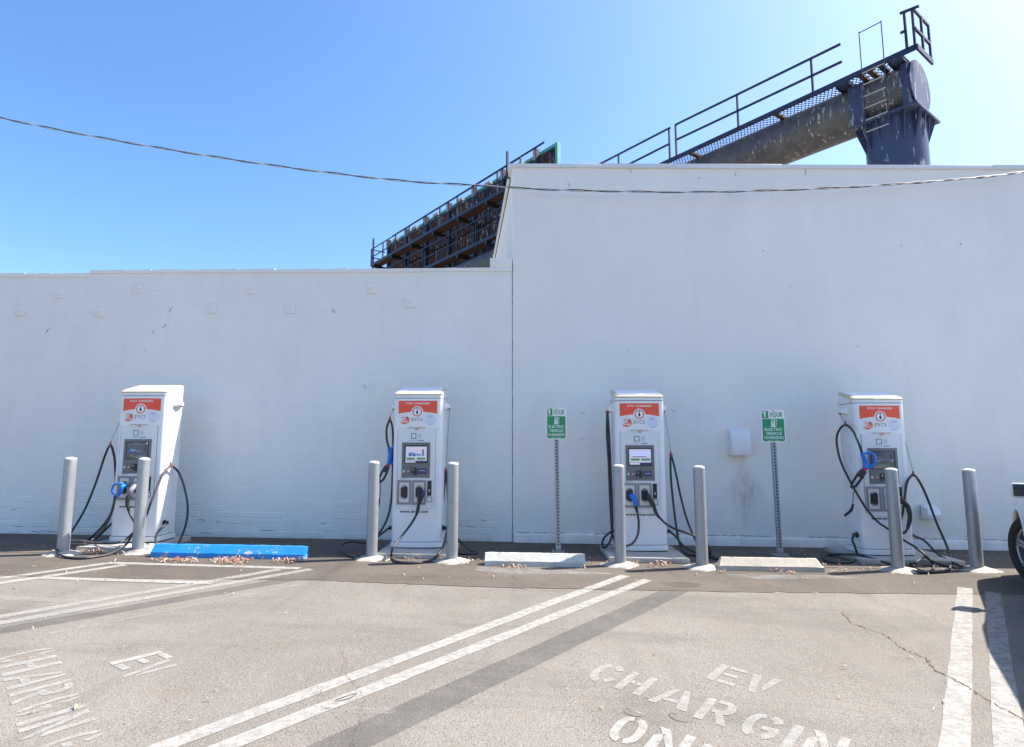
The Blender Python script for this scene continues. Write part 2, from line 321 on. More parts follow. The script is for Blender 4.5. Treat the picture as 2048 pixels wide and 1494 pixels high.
# newer strip along the wall with an uneven seam
seam=[(0,1150),(150,1156),(400,1158),(630,1160),(760,1166),(1024,1176),(1250,1180),(1500,1184),(1760,1187),(2048,1189)]
sp=[G(*p) for p in seam]; pts=[(-16,sp[0][1]-.05)]
for a,b in zip(sp[:-1],sp[1:]):
    for k in range(12):
        t=k/12; pts.append((a[0]*(1-t)+b[0]*t,a[1]*(1-t)+b[1]*t+random.uniform(-.012,.012)))
pts.append((18,sp[-1][1]))
mb=MB()
for a,b in zip(pts[:-1],pts[1:]):
    mb.add([(a[0],a[1],gz(a[0])+.002),(b[0],b[1],gz(b[0])+.002),(b[0],.0,gz(b[0])+.002),(a[0],.0,gz(a[0])+.002)],[(0,1,2,3)])
strip=obj('wall_side_pavement',mb,M['strip']); tag(strip,'darker brownish asphalt strip along the foot of the white wall',kind='structure')
def ribbon(pts,w,dz,rnd=.35,minw=.2):
    P=[np.array(p[:2],float) for p in pts]; mb=MB(); vs=[]
    for i,p in enumerate(P):
        d=P[min(i+1,len(P)-1)]-P[max(i-1,0)]; d/=np.linalg.norm(d)+1e-9; n_=np.array((-d[1],d[0])); ww=w*(1+random.uniform(-rnd,rnd))/2
        if rnd>.3 and i in (0,len(P)-1): ww*=minw
        for s_ in (-1,1):
            q=p+n_*ww*s_; vs.append((q[0],q[1],gz(q[0])+dz))
    mb.add(vs,[(2*i,2*i+1,2*i+3,2*i+2) for i in range(len(P)-1)]); return mb
def jag(pxs,n=10,amp=.02):
    P=[G(*p)[:2] for p in pxs]; out=[]
    for a,b in zip(P[:-1],P[1:]):
        for k in range(n):
            t=k/n; out.append(a*(1-t)+b*t+np.array([random.uniform(-amp,amp),random.uniform(-amp,amp)]))
    out.append(P[-1]); return out
obj('seam_crack',ribbon([(x,y-.004+random.uniform(-.006,.006)) for x,y in pts[1:-1]],.010,.0038,.8),M['crack'],strip)
obj('pavement_crack',ribbon(jag([(1685,1225),(1705,1247),(1770,1270),(1810,1300),(1850,1315),(1870,1340),(1930,1372),(1990,1410),(2050,1440),(2120,1470)],14,.010),.0065,.0047,.8),M['crack'],lot)
obj('pavement_crack',ribbon(jag([(678,1290),(690,1320),(686,1345),(705,1365),(728,1400),(722,1440),(700,1494),(690,1530)],12,.012),.0016,.0043,.9),M['crack'],lot)
def stripe(name,a,b,w,m,dz,ext=0):
    a=G(*a)[:2]; b=G(*b)[:2]; d=b-a; L=np.linalg.norm(d); d/=L; a=a-d*ext; n_=np.array((-d[1],d[0])); k=max(6,int(L/.12)); vs=[]
    L=L+ext
    for i in range(k+1):
        c=a+d*L*i/k
        for s_ in (-1,1):
            q=c+n_*(w/2+random.uniform(-.004,.004))*s_; vs.append((q[0],q[1],gz(q[0])+dz))
    mb=MB(); mb.add(vs,[(2*i,2*i+1,2*i+3,2*i+2) for i in range(k)]); return obj(name,mb,m,lot)
PW=.095
stripe('painted_stripe',(327,1494),(1251,1151),PW,M['paint'],.0026,1.2)
stripe('painted_stripe',(448,1494),(1295,1160),PW,M['paint'],.0026,1.2)
stripe('painted_stripe',(1911,1494),(1930,1176),.105,M['paint'],.0026,1.2)
stripe('painted_stripe',(2021,1494),(1986,1185),.105,M['paint'],.0026,1.2)
stripe('painted_stripe',(0,1157),(213,1127),PW,M['paint'],.0026,3)
stripe('painted_stripe',(0,1167),(250,1130),PW,M['paint'],.0031,3)
stripe('painted_stripe',(215,1126),(600,1137),.09,M['paint'],.0035)
stripe('painted_stripe',(80,1156),(425,1167),.09,M['paint'],.0039)
stripe('painted_stripe',(0,1196),(205,1207),.09,M['paint_ghost'],.0039,1)
stripe('painted_stripe',(0,1234),(560,1139),PW,M['paint_soft'],.0026,1)
stripe('painted_stripe',(0,1247),(622,1139),PW,M['paint_soft'],.0031,1)
stripe('painted_stripe',(100,1268),(610,1168),.05,M['paint_ghost'],.0026)
stripe('blacked_out_stripe',(0,1262),(680,1141),.17,M['blackout'],.0016,2)
stripe('blacked_out_stripe',(675,1494),(1370,1172),.2,M['blackout'],.0016,2)
stripe('painted_stripe',(700,1422),(790,1424),.06,M['paint_ghost'],.0043)
cx,cy=G(1365,1170)[:2]
sheet('tar_patch',[[(cx+.17*math.cos(q)*(1+.15*math.sin(3*q)),cy+.11*math.sin(q)) for q in np.linspace(0,2*PI,24,endpoint=False)]],M['blackout'],lot,.0020)
# ---- stencil letters
def arc(cx,cy,rx,ry,tx,ty,a0,a1,n=10):
    o=[]; i_=[]
    for k in range(n+1):
        a=R(a0+(a1-a0)*k/n); c,s_=math.cos(a),math.sin(a); c=math.copysign(abs(c)**.8,c); s_=math.copysign(abs(s_)**.8,s_)
        o.append((cx+rx*c,cy+ry*s_)); i_.append((cx+(rx-tx)*c,cy+(ry-ty)*s_))
    return [[o[k],o[k+1],i_[k+1],i_[k]] for k in range(n)]
def q(x0,y0,x1,y1): return [(x0,y0),(x1,y0),(x1,y1),(x0,y1)]
GL={'E':[q(0,0,.3,1),q(.38,0,1,.15),q(.38,.43,.88,.57),q(.38,.85,1,1)],
'V':[[(0,1),(.3,1),(.58,0),(.36,0)],[(.72,1),(1,1),(.74,.12),(.62,.38)]],
'C':arc(.52,.5,.52,.5,.27,.16,98,262)+arc(.52,.5,.48,.5,.25,.16,22,76,5)+arc(.52,.5,.48,.5,.25,.16,-76,-28,5),
'H':[q(0,0,.28,1),q(.72,0,1,1),q(.3,.43,.45,.57),q(.53,.43,.7,.57)],
'A':[[(0,0),(.22,0),(.46,.96),(.3,.96)],[(.52,1),(.68,1),(1,0),(.74,0)],[(.2,.25),(.66,.25),(.62,.4),(.27,.4)]],
'R':[q(0,0,.28,1)]+[q(.36,.86,.6,1),q(.36,.42,.62,.56)]+arc(.6,.71,.4,.29,.26,.14,-90,90,8)+[[(.48,.42),(.72,.42),(1,0),(.72,0)]],
'G':arc(.52,.5,.52,.5,.27,.16,98,248)+arc(.52,.5,.48,.5,.25,.16,22,76,5)+arc(.52,.5,.48,.5,.25,.16,-76,-8,5)+[q(.5,.36,.96,.5)],
'I':[q(0,0,1,1)],
'N':[[(0,0),(.26,0),(.26,.8),(0,.62)],[(0,1),(.3,1),(.8,.1),(.8,0),(.7,0)],[(.74,.3),(1,.2),(1,1),(.74,1)]],
'O':arc(.5,.5,.5,.5,.27,.16,98,262)+arc(.5,.5,.5,.5,.27,.16,-82,82),
'L':[q(0,0,.3,1),q(.38,0,1,.15)],'Y':[[(0,1),(.3,1),(.5,.5),(.36,.42)],[(.7,1),(1,1),(.62,.42),(.52,.55)],q(.36,0,.64,.4)]}
def letter(ch,bl,br,tl,o,s,m=None):
    P=[G(o[0]+p[0]/s,o[1]+p[1]/s)[:2] for p in (bl,br,tl)]; a=P[1]-P[0]; b=P[2]-P[0]
    mb=MB()
    for poly in GL[ch]:
        v=[P[0]+a*x+b*y for x,y in poly]; mb.add([(p[0],p[1],gz(p[0])+.0026) for p in v],[tuple(range(len(v)))])
    obj('painted_letter',mb,m or M['paint_soft'],lot)
o1,s1=(0,1270),5.389
for ch,bl,br,tl in [('E',(1170,305),(1320,385),(1715,172)),('V',(1280,420),(1385,500),(1808,262)),('C',(-70,262),(-30,325),(555,125)),('H',(-30,348),(25,455),(600,215)),('A',(25,478),(75,605),(655,360)),
   ('R',(95,645),(125,760),(755,475)),('G',(125,835),(185,905),(840,615)),('I',(168,960),(180,997),(920,745)),('N',(188,1028),(245,1168),(945,800)),('G',(345,1225),(420,1320),(1060,1005))]:
    letter(ch,bl,br,tl,o1,s1,M['paint'] if ch=='E' else None)
o2,s2=(1140,1300),3.413
for ch,bl,br,tl in [('E',(922,195),(1115,252),(1035,98)),('V',(1140,265),(1350,318),(1250,165)),('C',(95,205),(290,235),(215,92)),('H',(298,258),(475,318),(432,150)),('A',(525,347),(795,425),(650,245)),
   ('R',(838,460),(1060,528),(950,325)),('G',(1130,570),(1390,635),(1245,420)),('I',(1425,672),(1500,695),(1535,512)),('N',(1560,702),(1835,785),(1665,545)),
   ('O',(225,602),(440,668),(365,440)),('N',(490,680),(750,765),(618,528)),('L',(790,790),(1010,855),(920,642)),('Y',(1080,890),(1300,960),(1190,740))]:
    letter(ch,bl,br,tl,o2,s2,M['paint'] if ch in 'ON' else None)
# ================================================================ LEFT BUILDING (painted brick)
bl=thing('painted_brick_building','low white painted brick building wall on the left, its top stepped','building',(-7,0,0))
tops=[(0,549),(179,549),(181,542),(600,540),(940,538),(980,538)]
xs=[-16]+[W(*p)[0] for p in tops]+[-.197]; zs=[W(0,549)[2]+.02]+[W(*p)[2] for p in tops]+[W(980,538)[2]]
blk=(W(980,516)[0],W(980,516)[2]); xe=-.197
def wallprism(xs,zs,y1,zb=-.6):
    poly=[(xs[0],0,zb)]+[(x,0,z) for x,z in zip(xs,zs)]+[(xs[-1],0,zb)]
    poly=poly[::-1]; mb=MB(); mb.prism(poly,(0,y1,0)); return mb
obj('wall',wallprism(xs,zs,.3),M['wallL'],bl)
# little raised block beside the tall building
mb=MB(); mb.box(blk[0],-.004,zs[-1]+.013,xe,.3,blk[1])
obj('raised_corner_block',mb,M['wallL'],bl,bevel=.006)
# parapet cap with rough top edge
mb=MB(); random.seed(3)
for i in range(len(xs)-1):
    if abs(xs[i+1]-xs[i])<.05: continue
    L=xs[i+1]-xs[i]; k=max(1,int(L/.16))
    for j in range(k):
        x0=xs[i]+L*j/k; x1=xs[i]+L*(j+1)/k; z0=zs[i]+(zs[i+1]-zs[i])*(j+.5)/k
        mb.box(x0,-.012+random.uniform(-.003,.003),z0-.035+random.uniform(-.004,.004),x1,.31,z0+.012+random.uniform(-.005,.006))
obj('parapet_cap',mb,M['wallL'],bl)
mb=MB(); mb.box(-16,.3,2.7,-.6,7,2.8); obj('roof',mb,M['concrete'],bl)
mb=MB(); mb.box(-16,6.9,-.6,-.6,7.15,2.9); mb.box(-16.2,0,-.6,-16,7.15,3.3); obj('rear_wall',mb,M['wallL'],bl)
# lower brick courses stand proud of the mortar
bh,bw=.077,.215; random.seed(11)
variants=[]
for k in range(5):
    mb=MB(); e=.007; t=.0010+.0010*k; hw=bw/2-.0022; hh=bh/2-.0022
    a=[(-hw,0,-hh),(hw,0,-hh),(hw,0,hh),(-hw,0,hh)]; j=lambda:random.uniform(-.0015,.0015)
    b=[(-hw+e+j(),-t,-hh+e+j()),(hw-e+j(),-t,-hh+e+j()),(hw-e+j(),-t,hh-e+j()),(-hw+e+j(),-t,hh-e+j())]
    mb.add(a+b,[(4,5,6,7),(0,1,5,4),(1,2,6,5),(2,3,7,6),(3,0,4,7)])
    me=bpy.data.meshes.new('brick'); me.from_pydata(mb.v,[],mb.f); me.materials.append(M['wallB']); variants.append(me)
for r_ in range(9):
    n_=0; x=-7.15+(bw/2 if r_%2 else 0)
    while x<-.4 and n_<33:
        if random.random()>.05:
            b=bpy.data.objects.new('brick',variants[max(0,min(4,random.randint(0,4)-r_//2))]); COL.objects.link(b); b.parent=bl
            b.location=(x+7,0.0005,gz(x)+.05+r_*bh); b.rotation_euler=(0,random.uniform(-.006,.006),0)
        x+=bw; n_+=1
# anchor plates
for p in [(42,622),(121,587),(198,624),(276,577),(423,617),(502,578),(581,617),(745,577),(821,605)]:
    c=W(*p); mb=MB(); mb.box(c[0]-.065,-.014,c[2]-.065,c[0]+.065,.001,c[2]+.065)
    a=obj('anchor_plate',mb,M['wallL'],bl,bevel=.003); mb=MB(); mb.cyl((c[0],-.013,c[2]),(c[0],-.034,c[2]),.012,n=8); obj('bolt',mb,M['wallL'],a)
# scuffs and holes in the paint
def scuffs(pxs,parent,m,sw=.003):
    mb=MB()
    for x,y,dx,dy in pxs:
        a=W(x,y,-.003); b=W(x+dx,y+dy,-.003); n_=6; P=[]
        for k in range(n_+1):
            t=k/n_; P.append(a*(1-t)+b*t+np.array([random.uniform(-.006,.006),0,random.uniform(-.006,.006)]))
        mb.sweep(P,[.001+sw*math.sin(PI*min(.95,max(.08,k/n_))) for k in range(n_+1)],5,sq=(1,.4))
    return tag(obj('paint_scuff',mb,m,parent),kind='stuff')
scuffs([(344,614,-6,10),(664,618,6,8),(97,657,-6,10),(333,648,-8,8),(310,660,-6,8),(729,768,2,10),(292,700,-2,2)],bl,M['trimdark'])
scuffs([(20,1051,28,2),(60,1062,24,3),(22,1018,10,2),(80,1062,45,2),(860,1010,18,0),(905,1046,22,6),(395,1040,16,1),(432,1042,10,3),(930,1052,22,3),(640,1046,14,1),(520,1060,28,1),(400,1066,30,1),(960,1040,14,2)],bl,M['trimdark'],.0022)
# ================================================================ RIGHT BUILDING (stucco)
br_=thing('stucco_building','tall white stucco building wall on the right half, flat topped','building',(4,0,0))
ztl=W(1025,334)[2]; ztr=W(2048,338)[2]; slope=(ztr-ztl)/6.7; XR=14
far=plane(990,515,(0,0,1),ztl); dirx=(far[0]+.19)/far[1]; yb=5.2; xb=-.19+dirx*yb
mb=MB(); zr=ztl+slope*(XR+.19)
mb.hexa([(-.19,0,-.6),(XR,0,-.6),(XR,.25,-.6),(-.19+dirx*.25,.25,-.6),(-.19,0,ztl),(XR,0,zr),(XR,.25,zr),(-.19+dirx*.25,.25,ztl)])
obj('wall',mb,M['wallR'],br_)
mb=MB(); mb.hexa([(-.19+dirx*.25,.252,-.6),(.06,.252,-.6),(xb+.25,yb,-.6),(xb,yb,-.6),(-.19+dirx*.25,.252,ztl),(.06,.252,ztl),(xb+.25,yb,ztl),(xb,yb,ztl)])
obj('side_wall',mb,M['side_stucco'],br_)
mb=MB(); mb.box(xb,yb,-.6,XR,yb+.25,ztl); mb.box(XR-.25,.252,-.6,XR-.002,yb-.002,ztl-.1); obj('rear_wall',mb,M['wallR'],br_)
mb=MB(); mb.box(.1,.25,4.0,XR-.25,yb,4.1); obj('roof',mb,M['concrete'],br_)
# coping lengths, each overlapping a little different
cuts=[-.235,1.02,3.36,6.1,8.9,11.6,14]
for i in range(6):
    x0,x1=cuts[i],cuts[i+1]; o_=.004*(i%2)
    z0=ztl+slope*(x0+.19); z1=ztl+slope*(x1+.19)
    mb=MB(); mb.hexa([(x0-.02,-.022-o_,z0-.012-o_),(x1,-.022-o_,z1-.012-o_),(x1,.28,z1-.012),(x0-.02,.28,z0-.012),(x0-.02,-.02-o_,z0+.042+o_),(x1,-.02-o_,z1+.042+o_),(x1,.28,z1+.05),(x0-.02,.28,z0+.05)])
    obj('coping',mb,M['coping'],br_,bevel=.004)
a=np.array((-.19+dirx*.3,.3,ztl)); b=np.array((xb,yb,ztl))
mb=MB(); mb.obox(a+(-.02,0,.0),b+(-.02,0,.0),.05,.04); obj('rake_trim',mb,M['trimdark'],br_)
mb=MB(); mb.obox(a+(-.03,0,-.045),b+(-.03,0,-.045),.03,.04); obj('rake_trim',mb,M['trimwhite'],br_)
# footing ledge
mb=MB(); random.seed(5); x=-.17
while x<XR:
    x1=min(XR,x+random.uniform(.5,1.3)); p=random.uniform(.03,.045); zt=gz(x)+.10+random.uniform(-.006,.006)
    mb.hexa([(x,-p-.02,gz(x)-.1),(x1,-p-.02,gz(x1)-.1),(x1,.0,gz(x1)-.1),(x,.0,gz(x)-.1),(x,-p,zt),(x1,-p,zt-.012*(x1-x)),(x1,0,zt+.004),(x,0,zt+.004)]); x=x1
obj('footing_ledge',mb,M['wallR'],br_,bevel=.005)
mb=MB()
for x in np.arange(-.15,XR,.21):
    if random.random()<.7:
        mb.sweep([(x+k*.05,-.004,gz(x)+.118+random.uniform(-.006,.006)) for k in range(5)],[.001,.003,.002,.0035,.001],5)
tag(obj('ledge_crack',mb,M['trimdark'],br_),kind='stuff')
mb=MB() # ragged vertical joint between the two buildings
mb.sweep([(-.193+random.uniform(-.004,.004),-.002,z) for z in np.arange(.05,3.6,.06)],[random.uniform(.001,.004) for z in np.arange(.05,3.6,.06)],4)
obj('joint_crack',mb,M['trimdark'],br_)
scuffs([(1261,337,2,10),(1611,338,0,14),(1471,346,1,6),(1920,485,3,5),(1138,365,1,10),(1255,700,1,4),(1580,573,1,3),(1715,690,0,4),(1803,490,1,2),(1525,500,2,2),(1400,355,-3,3),(1243,704,1,2)],br_,M['trimdark'])
scuffs([(1160,829,10,-5),(1160,880,10,-6),(1345,820,2,5),(1350,818,0,6),(1570,825,3,4),(1575,882,4,2)],br_,M['qrg'])
# rusty run-off stain below the vent hood: shaped dirt on the wall
def stainmat():
    m,n=newm('vent_runoff_stain',.8,.2); x,y,z=n.xyz()
    gx=n.math('ABSOLUTE',n.math('MULTIPLY',x,3.6)); fall=n.math('SUBTRACT',1,n.math('ADD',gx,n.math('MULTIPLY',n.math('ABSOLUTE',n.math('ADD',z,.0)),1.9)))
    a=n.math('MULTIPLY',n.ramp(fall,[(.0,0),(.8,1)]),n.ramp(n.noise(9,7,.7,vec=n.mp((2,1,.6))),[(.35,0),(.75,1)]))
    n.alpha(n.math('MULTIPLY',a,.42)); n.n.nodes['Principled BSDF'].inputs['Base Color'].default_value=(.27,.21,.15,1); return m
c=W(1490,985); mb=MB(); mb.add([(-.33,-.004,-.45),(.33,-.004,-.45),(.33,-.004,.45),(-.33,-.004,.45)],[(0,1,2,3)])
so_=obj('stain',mb,stainmat()); so_.parent=br_; so_.location=(c[0]-4,0,c[2])
# vent hoods
def hood(px0,px1,plate,label):
    a=W(*px0,-.16); b=W(*px1,-.16); pa=W(*plate[0]); pb=W(*plate[1])
    t=thing('vent_hood',label,'vent hood',((pa[0]+pb[0])/2,0,pb[2]),None)
    mb=MB(); mb.box(pa[0],-.015,pb[2],pb[0],-.0,pa[2]); obj('back_plate',mb,M['wallR'],t,bevel=.004)
    mb=MB(); x0,x1,zt,zb=a[0],b[0],a[2],b[2]; h=zt-zb
    v=[(x0,-.014,zt+.03),(x1,-.014,zt+.03),(x0,-.13,zt-.005),(x1,-.13,zt-.005),(x0,-.16,zb+h*.42),(x1,-.16,zb+h*.42),(x0,-.15,zb),(x1,-.15,zb),(x0,-.014,zb),(x1,-.014,zb)]
    mb.add(v,[(0,1,3,2),(2,3,5,4),(4,5,7,6),(6,7,9,8),(0,2,4,6,8),(9,7,5,3,1)]); obj('hood',mb,M['white'],t,bevel=.004); return t
hood((1464,864),(1504,911),((1455,857),(1502,906)),'white metal vent hood on the wall left of the right hand parking sign')
hood((1857,1017),(1884,1040),((1852,1014),(1868,1038)),'small low vent hood on the wall behind the rightmost charger')
# ================================================================ BOLLARDS
pipe=MB(); pipe.cyl((0,0,-.05),(0,0,.985),.0575,n=28,cap=False)
pipe.lathe([(.0575,.984),(.0575,.986),(.054,.987)],(0,0,0),28)
capm=MB(); capm.lathe([(.0565,.975),(.057,.990),(.052,1.000),(.040,1.006),(.02,1.010),(.004,1.011)],(0,0,0),24)
bl_lab=['first bollard from the left, left of the leftmost charger','second bollard from the left, in front of the leftmost charger screen','bollard left of the second charger, below its hanging blue plug','bollard right of the second charger, left of the white wheel stop','bollard in front of the third charger left side','bollard right of the third charger, left of the beige wheel stop','bollard covering the right socket of the rightmost charger','last bollard on the right, beside the white car front wheel']
bases=[(125,1110),(275,1107),(743,1120),(904,1125),(1241,1133),(1405,1138),(1797,1143),(1955,1142)]
BP=[]
pm=cm=None
for i,(b,lab) in enumerate(zip(bases,bl_lab)):
    g=G(*b); rd=(g-CC); rd[2]=0; g=g+rd/np.linalg.norm(rd)*.05; BP.append(g)
    t=thing('bollard','galvanised steel '+lab,'bollard',(g[0],g[1],gz(g[0])),'galvanised bollards guarding the chargers')
    for nm,m_,mt in (('pipe',pipe,M['galv']),('cap',capm,M['capc'])):
        if i==0:
            o_=obj(nm,m_,mt,t,True,True)
            if nm=='pipe': pm=o_.data
            else: cm=o_.data
        else:
            o_=bpy.data.objects.new(nm,pm if nm=='pipe' else cm); COL.objects.link(o_); o_.parent=t
        o_.rotation_euler=(0,0,i*1.3)
    random.seed(40+i); mb=MB(); n_=22; prof=[(.165,-.004),(.15,.010),(.115,.022),(.075,.034),(.05,.038)]
    rnd=[1+random.uniform(-.16,.22) for _ in range(n_)]; vs=[]
    for r_,h in prof:
        for j in range(n_):
            k=rnd[j] if r_>.1 else 1; vs.append((r_*k*math.cos(2*PI*j/n_)*1.15,r_*k*math.sin(2*PI*j/n_)*.95,h+random.uniform(-.003,.003)))
    mb.add(vs,[(a*n_+j,a*n_+(j+1)%n_,(a+1)*n_+(j+1)%n_,(a+1)*n_+j) for a in range(4) for j in range(n_)]+[tuple(4*n_+j for j in range(n_))])
    obj('footing',mb,M['footing'],t,True,True)
# ================================================================ WHEEL STOPS
def wheelstop(x0,x1,yf,m,label,h=.115,d=.15,end=.05,gray=None):
    xc=(x0+x1)/2; t=thing('wheel_stop','',"wheel stop",(xc,yf+d/2,gz(xc))); t['label']=label
    mb=MB(); ns=24; secs=[]
    for i in range(ns+1):
        x=x0+(x1-x0)*i/ns; e=1.0
        if (i==0 or i==ns): e=.0
        hh=h-(1-e)*(h*.5 if end>.06 else .004); dd=0; j=lambda:random.uniform(-.0018,.0018)
        xx=x+(end if i==0 else (-end if i==ns else 0))*0
        secs.append([(x,yf+dd+j(),-.002),(x,yf+dd+.003,h*.38+j()),(x,yf+.062+j(),hh+j()),(x,yf+d-.062+j(),hh+j()),(x,yf+d-dd-.003,h*.38+j()),(x,yf+d-dd,-.002)])
    vs=[(x,y,z+gz(x)+.004) for s_ in secs for x,y,z in s_]; n_=6
    mb.add(vs,[(i*n_+j,i*n_+(j+1)%n_,(i+1)*n_+(j+1)%n_,(i+1)*n_+j) for i in range(ns) for j in range(n_)]+[tuple(range(n_-1,-1,-1)),tuple(ns*n_+j for j in range(n_))])
    obj('block',mb,m,t)
    mb=MB()
    for fx in (.15,.85):
        x=x0+(x1-x0)*fx; mb.cyl((x,yf+d/2,gz(x)+h-.002),(x,yf+d/2,gz(x)+h+.006),.011,n=8)
    obj('spike_head',mb,M['rust'],t)
    return t
wheelstop(G(306,1113)[0],G(605,1121)[0],-1.36,M['stopBlue'],'blue painted wheel stop with chipped paint between the left two chargers',h=.12,d=.17)
wheelstop(G(970,1130)[0],G(1172,1137)[0],-1.49,M['stopA'],'off white wheel stop in front of the left green parking sign',h=.115)
wheelstop(G(1437,1140)[0],G(1649,1145)[0],-1.53,M['stopB'],'beige wheel stop with broken ends in front of the right green parking sign',h=.115,end=.1)
sheet('faded_patch',[[tuple(G(*p)[:2]) for p in ((955,1135),(1180,1144),(1240,1150),(1020,1150),(950,1142))]],M['paint_ghost'],strip,.006)
sheet('faded_patch',[[tuple(G(*p)[:2]) for p in ((1450,1150),(1640,1151),(1750,1158),(1520,1160))]],M['paint_ghost'],strip,.006)
# ================================================================ SIGNS
def textmb(body,x,z,wd,ht,y,mb,m=0,bold=0,center=True,fn=None,shear=0,sp=1.05):
    c=bpy.data.curves.new('t','FONT'); c.body=body; c.size=1; c.offset=bold; c.resolution_u=3; c.shear=shear
    c.space_character=sp
    o_=bpy.data.objects.new('t',c); me=bpy.data.meshes.new_from_object(o_)
    P=[tuple(v.co) for v in me.vertices]; Fc=[tuple(p.vertices) for p in me.polygons]
    bpy.data.objects.remove(o_); bpy.data.curves.remove(c); bpy.data.meshes.remove(me)
    if not P: return
    xa=min(p[0] for p in P); xb_=max(p[0] for p in P); za=min(p[1] for p in P); zb=max(p[1] for p in P)
    vs=[]
    for p in P:
        X_=x+((p[0]-xa)/(xb_-xa)-.5)*wd; Z_=z+((p[1]-za)/(zb-za)-.5)*ht; Y_=y+(fn(X_) if fn else 0); vs.append((X_,Y_,Z_))
    mb.add(vs,Fc,m)
def rrect(x0,z0,x1,z1,r,n=5):
    out=[]
    for cx_,cz,a0 in ((x1-r,z1-r,0),(x0+r,z1-r,90),(x0+r,z0+r,180),(x1-r,z0+r,270)):
        for k in range(n+1):
            a=R(a0+90*k/n); out.append((cx_+r*math.cos(a),cz+r*math.sin(a)))
    return out
def plate(mb,poly,y,t,m=0): mb.prism([(x,y,z) for x,z in poly],(0,-t,0),m)
def sign(base,tl,br,label,yaw):
    g=G(*base); t=thing('parking_sign',label,'sign',(g[0],g[1],gz(g[0])),'green one hour electric vehicle charging signs')
    a=W(*tl,yy=g[1]); b=W(*br,yy=g[1]); wd,ht=b[0]-a[0],a[2]-b[2]; cx_=(a[0]+b[0])/2-g[0]; z0=b[2]-gz(g[0]); z1=z0+ht; x0,x1=cx_-wd/2,cx_+wd/2
    lean=(cx_)/( z0+ht/2)
    # perforated post
    mb=MB(); hh=z1-.03; w2=.023
    def xl(z): return lean*z
    zz=0.0; k=0
    pitch=.036
    n_=int(hh/pitch)
    # two flanges + bridges leave real holes
    for s_ in (-1,1):
        mb.hexa([(s_*w2-.007*s_ if s_<0 else .0095,-.012,0),(-.0095 if s_<0 else w2,-.012,0),(-.0095 if s_<0 else w2,.0,0),(-w2 if s_<0 else .0095,.0,0)]+[(p+xl(hh),q_,hh) for p,q_ in (((-w2 if s_<0 else .0095),-.012),((-.0095 if s_<0 else w2),-.012),((-.0095 if s_<0 else w2),0),((-w2 if s_<0 else .0095),0))]) if s_>0 else mb.hexa([(-w2,-.012,0),(-.0095,-.012,0),(-.0095,0,0),(-w2,0,0),(-w2+xl(hh),-.012,hh),(-.0095+xl(hh),-.012,hh),(-.0095+xl(hh),0,hh),(-w2+xl(hh),0,hh)])
    for i in range(n_):
        za=i*pitch; zb=za+pitch*.42; mb.hexa([(-.0095+xl(za),-.012,za),(.0095+xl(za),-.012,za),(.0095+xl(za),0,za),(-.0095+xl(za),0,za),(-.0095+xl(zb),-.012,zb),(.0095+xl(zb),-.012,zb),(.0095+xl(zb),0,zb),(-.0095+xl(zb),0,zb)])
    for s_ in (-1,1):
        mb.hexa([(s_*w2-.002,0.0,0),(s_*w2+.002,0.0,0),(s_*w2+.002,.03,0),(s_*w2-.002,.03,0),(s_*w2-.002+xl(hh),0.0,hh),(s_*w2+.002+xl(hh),0.0,hh),(s_*w2+.002+xl(hh),.03,hh),(s_*w2-.002+xl(hh),.03,hh)])
    obj('post',mb,M['post'],t,local=True)
    mb=MB(); mb.hexa([(-.02,.002,0),(.02,.002,0),(.02,.004,0),(-.02,.004,0),(-.02+xl(hh),.002,hh),(.02+xl(hh),.002,hh),(.02+xl(hh),.004,hh),(-.02+xl(hh),.004,hh)]); obj('hole_shade_sheet',mb,M['black'],t,local=True)  # black sheet added behind the holes, painting the shade inside them
    mb=MB(); mb.box(-.075,-.06,0.004,.075,.07,.016); mb.box(-.03,-.014,.016,.03,.036,.09)
    bp=obj('base_plate',mb,M['post'],t,local=True,bevel=.002)
    for sx in (-.058,.058):
        for sy in (-.045,.055):
            mb=MB(); mb.cyl((sx,sy,.014),(sx,sy,.036),.009,n=6); obj('bolt',mb,M['galv'],bp,local=True)
    # plate, white, with green fields and white writing
    L=yaw
    p=MB(); plate(p,rrect(x0,z0,x1,z1,.03),-.014,.002); pl=obj('sign_plate',p,M['swhite'],t,local=True)
    def fx(u): return x0+wd*u
    def fz(v): return z1-ht*v
    # fractions measured on the photo plate
    i=.012
    e=MB(); 
    pts=rrect(x0+i,z0+i,x1-i,z1-i,.02); zc=fz(.275)
    low=[q_ for q_ in pts if q_[1]<zc]; 
    low=[(x1-i,zc),(x0+i,zc)]+[q_ for q_ in rrect(x0+i,z0+i,x1-i,z1-i,.02) if q_[1]<z0+.05]
    plate(e,low,-.0165,.0015)
    zc2=fz(.255); up=[(x0+i,zc2),(fx(.31),zc2),(fx(.31),z1-i)]+[q_ for q_ in pts if q_[0]<fx(.25) and q_[1]>z1-.05]
    plate(e,up,-.0165,.0015)
    obj('green_field',e,M['sgreen'],pl,local=True)
    e=MB(); textmb('HOUR',fx(.64),fz(.145),wd*.52,ht*.155,-.0185,e,bold=.012); 
    e2=MB(); plate(e2,[(fx(.13),fz(.225)),(fx(.20),fz(.225)),(fx(.20),fz(.05)),(fx(.15),fz(.05)),(fx(.07),fz(.085)),(fx(.07),fz(.11)),(fx(.13),fz(.095))],-.0185,.001)
    for s_,v,ww,hh_ in (('ELECTRIC',.60,.74,.088),('VEHICLE',.725,.66,.09),('CHARGING',.85,.80,.088),('CVC 22511',.945,.52,.04)):
        textmb(s_,fx(.5),fz(v),wd*ww,ht*hh_,-.0195,e2,bold=.018 if v<.9 else .01)
    # charging pump symbol
    X0=fx(.5)
